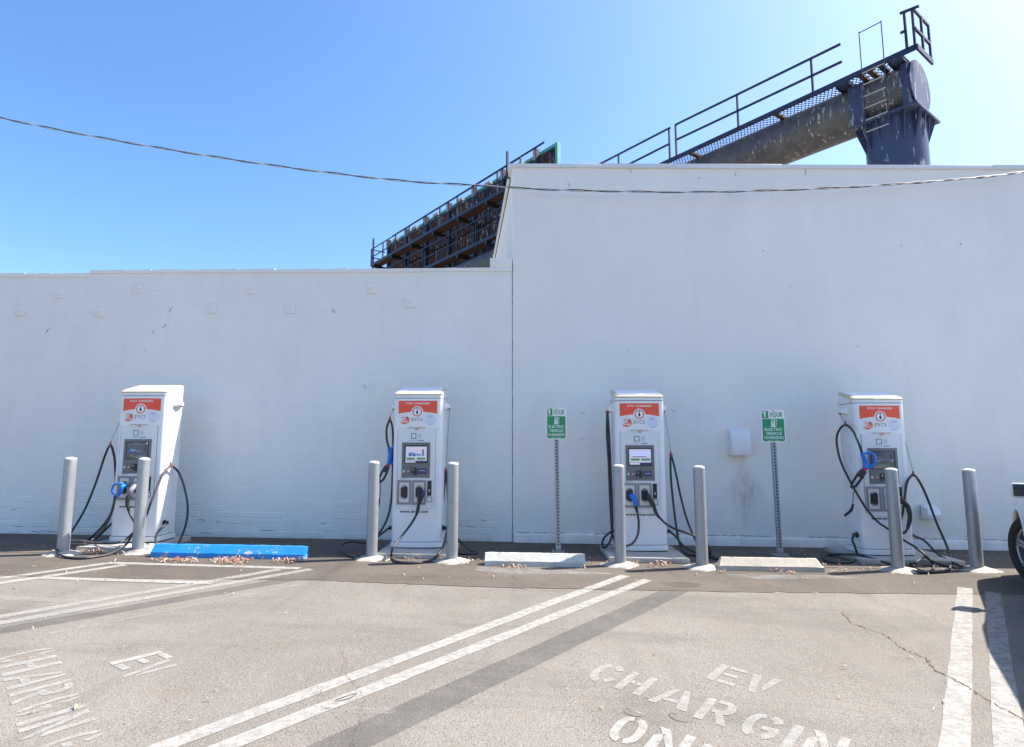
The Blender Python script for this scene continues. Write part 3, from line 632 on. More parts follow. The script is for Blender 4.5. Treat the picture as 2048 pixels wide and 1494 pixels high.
    plate(e2,[(X0-wd*.09,fz(.505)),(X0+wd*.09-.004,fz(.505)),(X0+wd*.09-.004,fz(.30)),(X0-wd*.085,fz(.30))],-.0185,.001)
    plate(e2,[(X0-wd*.12,fz(.525)),(X0+wd*.12,fz(.525)),(X0+wd*.12,fz(.507)),(X0-wd*.12,fz(.507))],-.0185,.001)
    e2.sweep([(X0+wd*.10,-.019,fz(.5)),(X0+wd*.145,-.019,fz(.47)),(X0+wd*.12,-.019,fz(.36)),(X0+wd*.13,-.019,fz(.30))],.0022,6)
    plate(e2,[(X0+wd*.10,fz(.345)),(X0+wd*.16,fz(.345)),(X0+wd*.16,fz(.315)),(X0+wd*.10,fz(.315))],-.0185,.001)
    obj('lettering',e,M['sgreen'],pl,local=True); obj('lettering',e2,M['swhite'],pl,local=True)
    e=MB(); plate(e,[(X0-wd*.06,fz(.365)),(X0+wd*.05,fz(.365)),(X0+wd*.05,fz(.325)),(X0-wd*.06,fz(.325))],-.0196,.001)
    textmb('E',X0-wd*.01,fz(.41),wd*.05,ht*.035,-.0205,e,bold=.02); textmb('V',X0-wd*.01,fz(.465),wd*.06,ht*.035,-.0205,e,bold=.02)
    obj('pump_symbol',e,M['sgreen'],pl,local=True)
    e=MB(); 
    for v in (.03,.955): e.cyl((fx(.52),-.0165,fz(v)),(fx(.52),-.026,fz(v)),.006,n=8)
    obj('bolt',e,M['galv'],pl,local=True)
    return t
sign((1117,1107),(1092,815),(1133,879),'green and white one hour parking sign between the second and third chargers',0)
sign((1561,1112),(1520,820),(1571,885),'green and white one hour parking sign right of the vent hood',0)
# ================================================================ CHARGERS
K=.00148
BUL=.016
def yf(x): return -BUL*max(0,1-(x/.24)**2)
def fx(a): return (a-660)*K
def fz(a): return (1290-a)*K
def slab(mb,cols,t,m=0,base=.0):  # cols [(x,z0,z1)] local metres, follows the bulged front
    vs=[]
    for x,z0,z1 in cols:
        y0=yf(x)-base+.004; y1=yf(x)-base-t
        vs+=[(x,y1,z0),(x,y1,z1),(x,y0,z1),(x,y0,z0)]
    n_=len(cols); f=[]
    for i in range(n_-1):
        a,b=4*i,4*i+4
        f+=[(a,b,b+1,a+1),(a+1,b+1,b+2,a+2),(a+3,a,b,b+3)[::-1]]
    f+=[(0,1,2,3),tuple(4*(n_-1)+k for k in (3,2,1,0))]; mb.add(vs,f,m); return mb
def frect(mb,x0,z0,x1,z1,t,m=0,base=0,n=None):
    n=n or max(1,int(abs(x1-x0)/30)); 
    return slab(mb,[(fx(x0+(x1-x0)*k/n),fz(z1),fz(z0)) for k in range(n+1)],t,m,base)
def fdisc(mb,cx_,cz,r,t,m=0,base=0,n=20,rz=None):
    rz=rz or r; return slab(mb,[(fx(cx_+r*math.cos(a)),fz(cz)-abs(rz*math.sin(a))*K-1e-5,fz(cz)+abs(rz*math.sin(a))*K+1e-5) for a in np.linspace(PI,0,n)],t,m,base)
def capsule(mb,cx_,cz,w,h,t,m=0,base=0):
    cols=[]; r=w/2
    for a in np.linspace(PI,0,15):
        dz=h/2-r+r*math.sin(a); cols.append((fx(cx_+r*math.cos(a)),fz(cz)-dz*K,fz(cz)+dz*K))
    return slab(mb,cols,t,m,base)
def foot(w,d,rf,rb,grow=0,n=6):
    hw=w/2+grow; P=[]
    def c(cx_,cy,r,a0):
        for k in range(n+1):
            a=R(a0+90*k/n); P.append((cx_+r*math.cos(a),cy+r*math.sin(a)))
    y0=-grow; y1=d+grow
    for k in range(1,9):
        x=-hw+rf+(2*hw-2*rf)*k/9; P.append((x,y0+yf(x)))
    c(hw-rf,y0+rf,rf,270); c(hw-rb,y1-rb,rb,0); c(-hw+rb,y1-rb,rb,90); c(-hw+rf,y0+rf,rf,180)
    return P
def loft(mb,levels,cap=True,m=0):
    n_=len(levels[0][0]); vs=[]
    for P,z in levels:
        for x,y in P: vs.append((x,y,z(x,y) if callable(z) else z))
    k=len(levels); f=[(i*n_+j,i*n_+(j+1)%n_,(i+1)*n_+(j+1)%n_,(i+1)*n_+j) for i in range(k-1) for j in range(n_)]
    if cap: f+=[tuple(range(n_-1,-1,-1)),tuple((k-1)*n_+j for j in range(n_))]
    mb.add(vs,f,m)
def qrframe(mb,cx_,cz,s_,base=0,m=0):
    h=s_/2
    for a in ((cx_-h,cz-h,cx_+h,cz-h+4),(cx_-h,cz+h-4,cx_+h,cz+h),(cx_-h,cz-h+4,cx_-h+4,cz+h-4),(cx_+h-4,cz-h+4,cx_+h,cz+h-4)): frect(mb,*a,.0015,m,base)
WD=.558; DP=.34
def charger(ci,px,base_px,yfr,screen,label,mirror):
    bx=W(*base_px,yy=yfr)[0]; bz=W(*base_px,yy=yfr)[2]; z0=gz(bx)+.056
    t=thing('ev_charger',label,'charger',(bx,yfr,z0),'fast charging cabinets along the wall')
    O=lambda nm,mb,mt,par=t,**k: obj(nm,mb,mt,par,local=True,**k)
    # cabinet
    mb=MB(); P=foot(WD,DP,.05,.02); P2=foot(WD,DP,.05,.02,-.004)
    loft(mb,[(P,.066),(P,1.652)]); body=O('cabinet',mb,M['white'],smooth=True)
    mb=MB(); loft(mb,[(foot(WD,DP,.05,.02,-.006),.058),(foot(WD,DP,.05,.02,-.006),.068)]); loft(mb,[(foot(WD,DP,.05,.02,-.006),1.650),(foot(WD,DP,.05,.02,-.006),1.661)])
    loft(mb,[(foot(WD,DP,.05,.02,.004),-.002),(foot(WD,DP,.05,.02,.004),.006)]); O('seam',mb,M['black'])
    mb=MB(); loft(mb,[(foot(WD,DP,.055,.02,.010),.006),(foot(WD,DP,.055,.02,.010),.052),(foot(WD,DP,.05,.02,.002),.059)]); O('plinth',mb,M['white'],smooth=True)
    top=lambda dz,k=.28: (lambda x,y: 1.698+dz+max(0,y)*k)
    mb=MB(); loft(mb,[(P,1.659),(P,top(-.012))]); roof=O('roof_hood',mb,M['white'],smooth=True)
    mb=MB(); loft(mb,[(P,top(-.0125)),(foot(WD,DP,.05,.03,.003),top(-.004)),(foot(WD,DP,.05,.03,.003),top(.006)),(foot(WD,DP,.05,.04,-.008),top(.017)),(foot(WD,DP,.05,.04,-.03),top(.02))]); O('roof_rim',mb,M['rim'],roof,smooth=True)
    mb=MB(); loft(mb,[(foot(WD,DP,.03,.03,-.034),top(.016)),(foot(WD,DP,.03,.03,-.034),top(.0245))]); O('roof_sheet',mb,M['roofw'],roof)
    # banner
    mb=MB(); cols=[]
    for k in range(25):
        x=510+(807-510)*k/24; u=(x-658)/149; cols.append((fx(x),fz(275+17*u*u),fz(193)))
    slab(mb,cols,.002); ban=O('banner',mb,M['red'])
    mb=MB(); fdisc(mb,656,279,45,.0032); 
    textmb('STAY CHARGED',fx(658),fz(213),184*K,15*K,-.0030,mb,bold=.022,fn=yf,sp=1.15)
    O('lettering',mb,M['txtw'],ban)
    mb=MB()
    for k in range(30):
        a0=R(100+340*k/30-0); a1=R(100+340*(k+1)/30)
        pts=[(656+36*math.cos(a0),277-36*math.sin(a0)),(656+36*math.cos(a1),277-36*math.sin(a1)),(656+29*math.cos(a1),277-29*math.sin(a1)),(656+29*math.cos(a0),277-29*math.sin(a0))]
        mb.add([(fx(a),yf(fx(a))-.0055,fz(b)) for a,b in pts],[(0,1,2,3)])
    O('ring_logo',mb,M['ring'],ban)
    mb=MB(); frect(mb,653.5,240,658.5,270,.0045); frect(mb,649,270,663,284,.0045); fdisc(mb,656,283,8,.0045); frect(mb,650,284,653.5,297,.0045); frect(mb,658.5,284,662,297,.0045); O('plug_logo',mb,M['ink'],ban)
    # wordmark with small serifs
    mb=MB(); textmb('EVCS',fx(655),fz(336),85*K,25*K,-.0012,mb,fn=yf)
    for a in (613,634,660): frect(mb,a,322.8,a+9,325.4,.0012)
    frect(mb,611,346.5,620,349,.0012); O('wordmark',mb,M['txtg'])
    # round stickers
    mb=MB(); fdisc(mb,757,338,43,.0012); st=O('round_sticker',mb,M['pale'])
    mb=MB()
    for z_,w_ in ((307,44),(316,30),(372,34)): frect(mb,757-w_/2,z_,757+w_/2,z_+3.4,.002)
    O('print',mb,M['qrg'],st)
    mb=MB(); fdisc(mb,560,338,43,.0012); st=O('round_sticker',mb,M['panelw'])
    mb=MB()
    def fpoly(pts,m=0,d=.0022): mb.add([(fx(a),yf(fx(a))-d,fz(b)) for a,b in pts],[tuple(range(len(pts)))],m)
    fpoly([(532,362)]+[(560+37*math.cos(a),338+33*math.sin(a)) for a in np.linspace(R(150),R(-35),14)]+[(575,326),(556,344),(552,331)])
    textmb('100%',fx(552),fz(321),28*K,9*K,-.0022,mb,bold=.03,fn=yf); textmb('Powered by',fx(550),fz(309),36*K,6*K,-.0022,mb,fn=yf)
    O('red_print',mb,M['red'],st)
    mb=MB(); textmb('Energy',fx(562),fz(354),46*K,13*K,-.003,mb,bold=.05,fn=yf); textmb('Renewable',fx(570),fz(343),40*K,5*K,-.003,mb,bold=.03,fn=yf); O('white_print',mb,M['txtw'],st)
    mb=MB(); fpoly([(566,327),(580,312),(586,318),(574,328)],0,.003); O('plug_print',mb,M['ink'],st)
    # door panel
    mb=MB(); cols=[]
    for k in range(19):
        x=508+(800-508)*k/18; u=(x-654)/146; cols.append((fx(x),fz(990+8*(1-u*u)),fz(404-9*max(0,1-abs(u)**3))))
    slab(mb,cols,.0035); door=O('front_door',mb,M['panelw'])
    mb=MB(); cols=[(fx(x),fz(992+16*(1-((x-654)/146)**2)),fz(984)) for x in np.linspace(508,800,17)]; slab(mb,cols,.010); O('lower_lip',mb,M['panelw'],door)
    mb=MB(); frect(mb,585,394,722,400,.007); O('finger_pull',mb,M['rim'],door)
    mb=MB(); frect(mb,585,400,722,401.5,.0072); frect(mb,508,404,509.2,986,.0042); frect(mb,799,404,800.2,986,.0042); O('door_gap',mb,M['gpanel'],door)
    mb=MB(); frect(mb,643,403,669,417,.006); rl=O('red_label',mb,M['ring'],door)
    mb=MB(); 
    for k in range(3): frect(mb,647+k*7,406,652+k*7,414,.0068)
    O('print',mb,M['pale'],rl)
    B=.0035
    mb=MB(); qrframe(mb,632,461,40,B); O('code_frame',mb,M['ink'],door)
    mb=MB()
    for k,w_ in enumerate((30,36,34,26,32)): frect(mb,663,446+k*7,663+w_,448.2+k*7,.001,0,B)
    O('small_print',mb,M['qrg'],door)
    mb=MB(); textmb('POWERED BY',fx(626),fz(494),60*K,8*K,-B-.0012,mb,fn=yf); O('small_print',mb,M['qrg'],door)
    mb=MB(); textmb('noodoe',fx(686),fz(494),48*K,9*K,-B-.0012,mb,bold=.03,fn=yf); O('small_print',mb,M['ink'],door)
    # control panel
    mb=MB(); slab(mb,[(fx(x),fz(776+(-2)*(1-((x-652)/108)**2)),fz(510)) for x in np.linspace(545,760,9)],.005,0,B); pan=O('control_panel',mb,M['gpanel'])
    B2=B+.005
    mb=MB()
    for a in ((566,531,741,536),(566,661,741,666),(566,536,571,661),(736,536,741,661)): frect(mb,*a,.005,0,B2)
    O('screen_bezel',mb,M['black'],pan)
    scr=screen
    mb=MB(); frect(mb,571,536,736,661,.001,0,B2)
    O('screen',mb,M[scr['bg']],pan)
    mb=MB(); mats=[M[k] for k in ('s_green','s_navy','s_dlg','s_dim','s_blue','s_white','s_olive','s_dark','s_rose')]; B3=B2+.001
    for it in scr['items']:
        if it[0]=='r': frect(mb,*it[1:5],.0006*(1+it[6]),it[5],B3)
        if it[0]=='d': fdisc(mb,*it[1:4],.0006*(1+it[5]),it[4],B3,10)
        if it[0]=='p': mb.add([(fx(a),yf(fx(a))-B3-.0006*(1+it[3]),fz(b)) for a,b in it[1]],[tuple(range(len(it[1])))],it[2])
    O('screen_image_and_reflections',mb,mats,pan)  # picture shapes, plus painted reflections on the first and last screens
    for cx_,ma in ((563,'greenb'),(596,'redb')):
        mb=MB(); fdisc(mb,cx_,726,10.5,.003,0,B2); bt=O('button',mb,M[ma],pan)
        mb=MB(); fdisc(mb,cx_,725,4.5,.0045,0,B2,10); O('button_symbol',mb,M['txtw'],bt)
    mb=MB(); frect(mb,622,699,664,754,.008,0,B2); cr_=O('card_slot',mb,M['black'],pan)
    mb=MB(); frect(mb,629,706,640,721,.0092,0,B2); fdisc(mb,634,746,6,.0092,0,B2,10); O('slot_light',mb,M['s_dim'],cr_)
    mb=MB(); frect(mb,674,704,736,746,.007,0,B2); cr_=O('card_reader',mb,M['s_navy'],pan)
    mb=MB(); textmb('Terminal',fx(705),fz(721),40*K,7*K,-B2-.0085,mb,bold=.02,fn=yf); O('print',mb,M['txtw'],cr_)
    # sockets
    mb=MB(); frect(mb,535,781,592,785,.0012,0,B,2); O('small_print',mb,M['qrg'],door)
    for sx in (568,681):
        mb=MB(); a,b,c_,d_=sx-53,793,sx+52,973
        for r4 in ((a,b,c_,b+16),(a,d_-16,c_,d_),(a,b+16,a+14,d_-16),(c_-14,b+16,c_,d_-16)): frect(mb,*r4,.010,0,B)
        sk=O('socket_frame',mb,M['socket'])
        mb=MB(); frect(mb,a+14,b+16,c_-14,d_-16,.002,0,B); O('recess_plate',mb,M['silver'],sk)
        mb=MB(); capsule(mb,sx,882,52,104,.007,0,B); O('inlet',mb,M['black'],sk)
        mb=MB()
        for sg in (-1,1):
            for k in range(8):
                a0=R(25+130*k/8); a1=R(25+130*(k+1)/8)
                mb.add([(fx(sx+r_*math.cos(aa)),yf(fx(sx))-B-.0078,fz(882+sg*(26+r_*math.sin(aa)))) for aa,r_ in ((a0,22),(a1,22),(a1,18),(a0,18))],[(0,1,2,3)])
        O('inlet_trim',mb,M['silver'],sk)
        mb=MB(); capsule(mb,sx,886,36,66,.016,0,B); O('inlet_cover',mb,M['black'],sk)
    mb=MB(); frect(mb,743,796,774,908,.006,0,B,2); bs=O('label_strip',mb,M['black'],door)
    mb=MB(); frect(mb,755,862,761,878,.0068,0,B,1); O('print',mb,M['txtw'],bs)
    mb=MB(); qrframe(mb,760,935,40,B); O('code_frame',mb,M['ink'],door)
    mb=MB(); textmb('www.evcs.com',fx(645),fz(1027),213*K,16*K,-.0012,mb,bold=.035,fn=yf,sp=1.12); O('web_address',mb,M['ink'])
    # side fittings
    for s_ in (-1,1):
        mb=MB(); hw=WD/2; x0,x1=s_*(hw-.002),s_*(hw+.058)
        v=[(x0,.12,1.53),(x0,.30,1.53),(x0,.30,1.62),(x0,.12,1.62),(x1,.17,1.555),(x1,.26,1.555),(x1,.26,1.59),(x1,.17,1.59)]
        mb.hexa([v[0],v[1],v[5],v[4],v[3],v[2],v[6],v[7]]); br2=O('cable_bracket',mb,M['white'],bevel=.006)
        mb=MB(); mb.cyl((s_*(hw+.05),.215,1.552),(s_*(hw+.05),.215,1.537),.011,n=10); O('wire_guide',mb,M['rustclip'],br2)
        mb=MB(); mb.cyl((s_*(hw-.002),.11,.2),(s_*(hw+.012),.11,.2),.032,n=16); mb.cyl((s_*(hw+.012),.11,.2),(s_*(hw+.045),.11,.198),.021,n=14); O('cable_gland',mb,M['black'],smooth=True)
        mb=MB(); 
        for y_ in (.06,.34): mb.cyl((s_*(hw-.001),y_,1.678),(s_*(hw+.004),y_,1.678),.008,n=8)
        O('screw',mb,M['gpanel'],roof)
    mb=MB(); mb.box(-WD/2-.0015,.12,.98,-WD/2+.001,.155,1.19); O('rating_plate',mb,M['pale'])
    return t,bx,z0
def gd(*p): return ('g',)+p
DY=0; SD=(0,0)
def zpt(o,s,p,ydef):
    x=o[0]+p[0]/s; y=o[1]+p[1]/s
    if len(p)>2 and p[2]=='g': 
        a=G(x,y,.0); return plane(x,y,(SL,0,1),.017)
    if len(p)>2 and p[2]=='p': return plane(x,y,(SL,0,1),.070)
    if len(p)>2 and p[2] in ('l','r'): return plane(x,y,(1,0,0),SD[0] if p[2]=='l' else SD[1])
    return W(x,y,(p[2] if len(p)>2 else ydef)+DY)
def cable(t,pts,o,s,ydef,r=.0125,name='cable',m='rubber'):
    P=[zpt(o,s,p,ydef) for p in pts]
    for p in P: p[2]=max(p[2],gz(p[0])+.016)
    mb=MB(); S_=spline(P,9)
    for p in S_: p[2]=max(p[2],gz(p[0])+.015)
    mb.sweep(S_,r,10); return obj(name,mb,M[m],t,True)
def thread(t,a,b,r=.0022):
    mb=MB(); mb.sweep([a,b],r,6); return obj('retractor_wire',mb,M['wire'],t)
def clip(par,c):
    mb=MB(); mb.lathe([(.004,.045),(.010,.03),(.012,.012),(.022,.004),(.022,-.014),(.012,-.02)],c,12); return obj('cable_clip',mb,M['rustclip'],par,True)
def blob(par,pts,o,s,r,m,ydef,name,sq=(1,1),n=12,side=None):
    P=[zpt(o,s,p,ydef) for p in pts]; mb=MB()
    k=len(P); S_=spline(P,5); rr=np.interp(np.linspace(0,k-1,len(S_)),range(k),r)
    mb.sweep(S_,list(rr),n,sq=sq,side=side); return obj(name,mb,M[m],par,True)
# screens
car=lambda c1,c2: [('p',[(592,604),(596,590),(615,584),(640,588),(652,596),(656,606),(650,610),(600,610)],c1,1),('d',610,608,7,1,2),('d',640,608,7,1,2),('r',652,600,690,603,c2,1),('d',664,607,6,c2,2),('d',683,607,6,c2,2),('p',[(655,604),(660,594),(690,597),(694,606)],c2,1)]
scr1=dict(bg='s_dim',items=[('r',571,536,736,548,7,0),('r',575,552,732,636,7,0)]+car(4,3)+[('r',712,560,722,602,1,1),('p',[(571,636),(610,626),(650,632),(650,661),(571,661)],6,1),('p',[(620,536),(736,536),(736,548),(660,544)],5,1)])  # dim base with olive and white patches: reflections painted over the car picture
scr2=dict(bg='s_white',items=[('r',571,536,736,541,1,0),('r',571,536,575,661,1,0),('r',571,647,736,661,1,0),('r',583,623,646,641,0,1),('r',661,623,724,641,0,1),('r',700,563,714,611,3,1),('r',571,650,650,661,5,1)]+car(4,4))
scr3=dict(bg='s_white',items=[('r',571,536,736,540,1,0),('r',579,552,735,594,2,2),('r',583,609,648,626,0,1),('r',661,609,728,626,0,1),('r',571,640,736,661,1,0),('r',574,642,650,656,5,1),('r',596,594,700,599,1,1)])
scr4=dict(bg='s_dark',items=[('p',[(573,540),(700,540),(640,590),(573,590)],8,0),('r',571,615,736,661,6,0),('p',[(590,600),(640,592),(725,596),(730,610),(600,612)],3,1),('r',705,556,719,590,1,1)])  # rose and olive areas are reflections painted on a dark screen
# ---- pads
def pad(x0,x1,y0,y1,label,z=.05):
    mb=MB(); mb.hexa([(x0,y0,gz(x0)-.05),(x1,y0,gz(x1)-.05),(x1,y1,gz(x1)-.05),(x0,y1,gz(x0)-.05),(x0,y0,gz(x0)+z),(x1,y0,gz(x1)+z),(x1,y1,gz(x1)+z),(x0,y1,gz(x0)+z)])
    o_=obj('concrete_pad',mb,M['concrete'],bevel=.008); o_['label']=label; o_['category']='concrete pad'; return o_
CH=[((218+318)/2,(265,1083),-.79,scr1),(0,(831,1097),-.85,scr2),(0,(1286,1102),-.81,scr3),(0,(1780,1110),-.82,scr4)]
labs=['leftmost white charging cabinet, sunlit side, blue plug in its left socket','second charging cabinet from the left, bright screen, blue plug hanging beside it','white charging cabinet between the two green signs with blue plug in its left socket','rightmost white charging cabinet with blue plug and adapter hanging across its front']
padlab=['concrete pad under the leftmost charger','concrete pad under the second charger from the left','concrete pad under the charger between the green signs','concrete pad under the rightmost charger']
T=[]
for i,(_,bp,y_,s_) in enumerate(CH):
    T.append(charger(i,0,bp,y_,s_,labs[i],0)); bx=T[-1][1]
px0=[(-4.88,-4.08),(-1.60,-.80),(.84,1.67),(3.50,4.56)]
for i,(a,b) in enumerate(px0): pad(a,b,[-1.10,-1.20,-1.20,-1.06][i],[-.28,-.45,-.42,-.25][i],padlab[i])
def side(i,s_,z,y_=.24,x=.05):
    t,bx,z0=T[i]; return np.array([bx+s_*(WD/2+x),CH[i][2]+y_,z0+z])
# ---- charger 1
o_,s_=(60,740),3.735; t=T[0][0]; DY=0.15; SD=(T[0][1]-WD/2-.055,T[0][1]+WD/2+.055); ys=-.70
gl=side(0,-1,.198,.11,.045)
def endpts(P): return P
def cablew(t,pts,o,s,ydef,pre=None,post=None,r=.0125):
    P=[zpt(o,s,p,ydef) for p in pts]
    if pre is not None: P=[pre]+P
    if post is not None: P=P+[post]
    S_=spline(P,9)
    for p in S_: p[2]=max(p[2],gz(p[0])+.015)
    mb=MB(); mb.sweep(S_,r,10); return obj('cable',mb,M['rubber'],t,True)
ca=cablew(t,[(635,955,-1.06),(612,1060,-1.05),(560,1170,-1.05),(480,1255,-1.1),(400,1300,-1.22),(300,1300,-1.2),(255,1270,-1.0),(300,1222,-.85),(400,1060,-.72),(470,900,-.72),(520,760,-.72),(560,640,-.72),(600,563,'l'),(628,640,'l'),(638,760,'l'),(640,870,-.8),(630,980,-.82),(595,1090,-.84),(520,1190,-.85),(440,1265,-.8),(420,1290,-.72),(500,1250,-.7)],o_,s_,ys,post=gl)
cl=zpt(o_,s_,(600,565,'l'),0); clip(ca,cl); thread(t,side(0,-1,1.54,.215),cl+(0,0,.04))
blob(ca,[(635,955,-1.06),(638,940,-1.06)],o_,s_,[.016,.018],'black',0,'strain_relief')
h=blob(ca,[(640,940,-1.06),(665,925,-1.07),(680,890,-1.08),(690,868,-1.07),(712,865,-1.0)],o_,s_,[.020,.021,.021,.021,.030],'blue',0,'plug_handle')
blob(ca,[(625,930,-1.07),(612,900,-1.08),(625,862,-1.09),(660,848,-1.09),(695,850,-1.06)],o_,s_,[.011,.011,.011,.012,.015],'blue',0,'plug_grip')
cb=cablew(t,[(742,935,-1.03),(728,960,-1.06),(730,1030,-1.07),(762,1105,-1.08),(800,1180,-1.2),(760,1235,-1.25),(700,1320,-1.36),(560,1385,-1.52),(400,1405,'g'),(260,1395,'g'),(205,1355,-1.50),(235,1300,-1.42),(350,1275,-1.34),(500,1292,-1.25),(650,1292,-1.2),(740,1245,-1.1),(850,1120,-1.15),(900,1000,'r'),(960,850,'r'),(1000,770,'r'),(1050,718,'r'),(1085,735,'r'),(1118,780,-.70),(1152,875,-.72),(1177,1010,-.74),(1169,1130,-.76),(1130,1250,-.8),(1080,1325,-.95),(985,1345,-1.05),(940,1290,-1.05),(950,1220,-1.02),(1000,1165,-.96)],o_,s_,ys,post=side(0,1,.198,.11,.045))
cl=zpt(o_,s_,(1050,716,'r'),0); clip(cb,cl); thread(t,side(0,1,1.54,.215),cl+(0,0,.04))
blob(cb,[(740,935,-1.04),(730,960,-1.06),(727,1000,-1.065),(735,1040,-1.07)],o_,s_,[.024,.022,.020,.016],'black',0,'strain_relief')
blob(cb,[(740,935,-1.04),(752,900,-1.05),(790,860,-.98)],o_,s_,[.026,.027,.032],'socket',0,'plug_handle')
# ---- charger 2
o_,s_=(660,750),3.734; t=T[1][0]; DY=0.18; SD=(T[1][1]-WD/2-.055,T[1][1]+WD/2+.055); YH=-.80
def hanging(ca,o,s,y,top,bend,neck,ring,b0,b1,lan,D):
    blob(ca,[(*top,y),(*bend,y),(*neck,y)],o,s,[.02,.027,.026],'blue',0,'plug_handle')
    blob(ca,[(*p,y) for p in D],o,s,[.0145]*len(D),'blue',0,'plug_grip',n=10)
    blob(ca,[(*neck,y),(*ring,y)],o,s,[.024,.024],'magenta',0,'coupling_ring')
    a=zpt(o,s,(*ring,y),0); b=zpt(o,s,(*b1,y),0); d=b-a; L=np.linalg.norm(d); d/=L; n_=np.cross(d,(0,1,0)); 
    mb=MB(); w_=.034
    path=[a-n_*w_*.7,a+n_*w_*.7,a+d*L*.3+n_*w_,a+d*L*.85+n_*w_*.8,b+n_*w_*.3,b-n_*w_*.3,a+d*L*.85-n_*w_*.8,a+d*L*.3-n_*w_,a-n_*w_*.7]
    # solid upper half + framed opening below
    e=np.array((0,.045,0))
    mb.prism([p-e/2 for p in (a-n_*w_*.8,a+n_*w_*.8,a+d*L*.36+n_*w_*1.05,a+d*L*.36-n_*w_*1.05)],e)
    mb.sweep([a+d*L*.34-n_*w_*.8,a+d*L*.8-n_*w_*.75,b-n_*w_*.2,b+n_*w_*.2,a+d*L*.8+n_*w_*.75,a+d*L*.34+n_*w_*.8],.0135,8)
    obj('adapter',mb,M['black'],ca,bevel=0)
    blob(ca,[(*p,y) for p in lan],o,s,[.0045]*(len(lan)),'rubber',0,'lanyard',n=6)
    c0,c1=lan[-1],(lan[-1][0]-8,lan[-1][1]+50)
ca=cablew(t,[(440,545,YH),(424,480,YH),(424,395,YH),(447,338,YH),(466,395,YH),(471,520,YH),(468,700,YH),(460,900,YH),(438,1040,YH-.03),(395,1140,YH-.1),(345,1200,YH-.15),(270,1252,-.95),(170,1243,-.95),(95,1262,-1.05),(85,1300,-1.15),(150,1350,'g'),(230,1360,'g'),(290,1335,'g'),(270,1300,-1.15),(300,1260,-1.05),(360,1205,-1.0),(420,1158,-.98)],o_,s_,YH,post=side(1,-1,.198,.11,.045))
cl=zpt(o_,s_,(447,336),YH); clip(ca,cl); thread(t,side(1,-1,1.54,.215),cl+(0,0,.04))
hanging(ca,o_,s_,YH-.02,(440,545),(450,600),(440,665),(428,682),None,(372,798),[(376,795),(378,860),(372,920),(368,960)],[(445,560),(470,538),(490,560),(492,610),(478,650),(452,662)])
blob(ca,[(368,925,YH),(364,960,YH),(360,990,YH)],o_,s_,[.012,.014,.010],'black',0,'dust_cap')
cb=cablew(t,[(668,935,-1.16),(650,1030,-1.20),(600,1120,-1.26),(520,1222,-1.36),(466,1300,-1.50),(462,1360,'g'),(505,1396,'g'),(620,1402,'g'),(735,1390,'g'),(810,1340,-1.45),(848,1270,-1.25),(868,1190,-1.1),(885,1100,-.95),(880,900,-.82),(866,720,-.8),(850,900,-.8),(835,1050,-.82),(820,1150,-.85),(824,1260,-.9),(870,1320,-.95),(960,1382,-1.1),(1050,1385,-1.1),(1102,1362,-1.05),(1085,1335,-1.0),(1020,1288,-.92),(955,1225,-.85),(900,1180,-.85)],o_,s_,ys,post=side(1,1,.198,.11,.045))
cl=zpt(o_,s_,(866,715),-.8); clip(cb,cl); thread(t,side(1,1,1.54,.215),cl+(0,0,.04))
blob(cb,[(668,935,-1.16),(664,960,-1.17),(655,1010,-1.19),(645,1045,-1.21)],o_,s_,[.027,.019,.019,.015],'black',0,'strain_relief')
blob(cb,[(688,872,-1.1),(685,890,-1.13),(678,915,-1.15),(668,940,-1.16)],o_,s_,[.03,.033,.029,.028],'black',0,'plug_handle')
# ---- charger 3
o_,s_=(1180,760),3.736; t=T[2][0]; DY=0.19; SD=(T[2][1]-WD/2-.055,T[2][1]+WD/2+.055); YH=-.76
ca=cablew(t,[(345,950,-1.10),(363,1050,-1.12),(358,1150,-1.16),(320,1218,-1.25),(262,1240,-1.3),(200,1235,-1.1),(168,1150,-.85),(158,1050,YH),(148,850,YH),(138,600,YH),(126,400,YH),(130,245,YH),(142,400,YH),(156,700,YH),(165,950,YH),(166,1120,YH-.03),(150,1205,-.82),(112,1250,-.85),(92,1235,-.88),(105,1180,-.9)],o_,s_,YH,post=side(2,-1,.198,.11,.045))
cl=zpt(o_,s_,(130,240),YH); clip(ca,cl); thread(t,side(2,-1,1.54,.215),cl+(0,0,.03))
blob(ca,[(342,940,-1.1),(346,958,-1.1),(352,985,-1.105)],o_,s_,[.024,.018,.014],'black',0,'strain_relief')
blob(ca,[(308,865,-1.04),(318,872,-1.08),(332,890,-1.10),(340,920,-1.10),(345,945,-1.10)],o_,s_,[.03,.031,.028,.024,.023],'blue',0,'plug_handle',n=8)
cb=cablew(t,[(480,945,-1.13),(500,1000,-1.15),(560,1068,-1.18),(640,1115,-1.22),(720,1142,-1.3),(785,1168,-1.34),(860,1210,-1.3),(900,1290,-1.2),(850,1320,-1.1),(800,1220,-.95),(730,1060,-.80),(680,880,-.76),(640,690,-.76),(605,565,-.76),(603,700,-.76),(620,900,-.76),(650,1130,-.8),(680,1250,-.85),(720,1300,-.95),(850,1320,-1.0),(970,1340,'g'),(890,1312,-.95),(780,1285,-.92),(700,1240,-.9),(640,1170,-.9)],o_,s_,ys,post=side(2,1,.198,.11,.045))
cl=zpt(o_,s_,(605,562),-.76); clip(cb,cl); thread(t,side(2,1,1.54,.215),cl+(0,0,.04))
blob(cb,[(470,925,-1.12),(480,950,-1.13),(495,995,-1.145),(520,1030,-1.16)],o_,s_,[.026,.021,.019,.015],'black',0,'strain_relief')
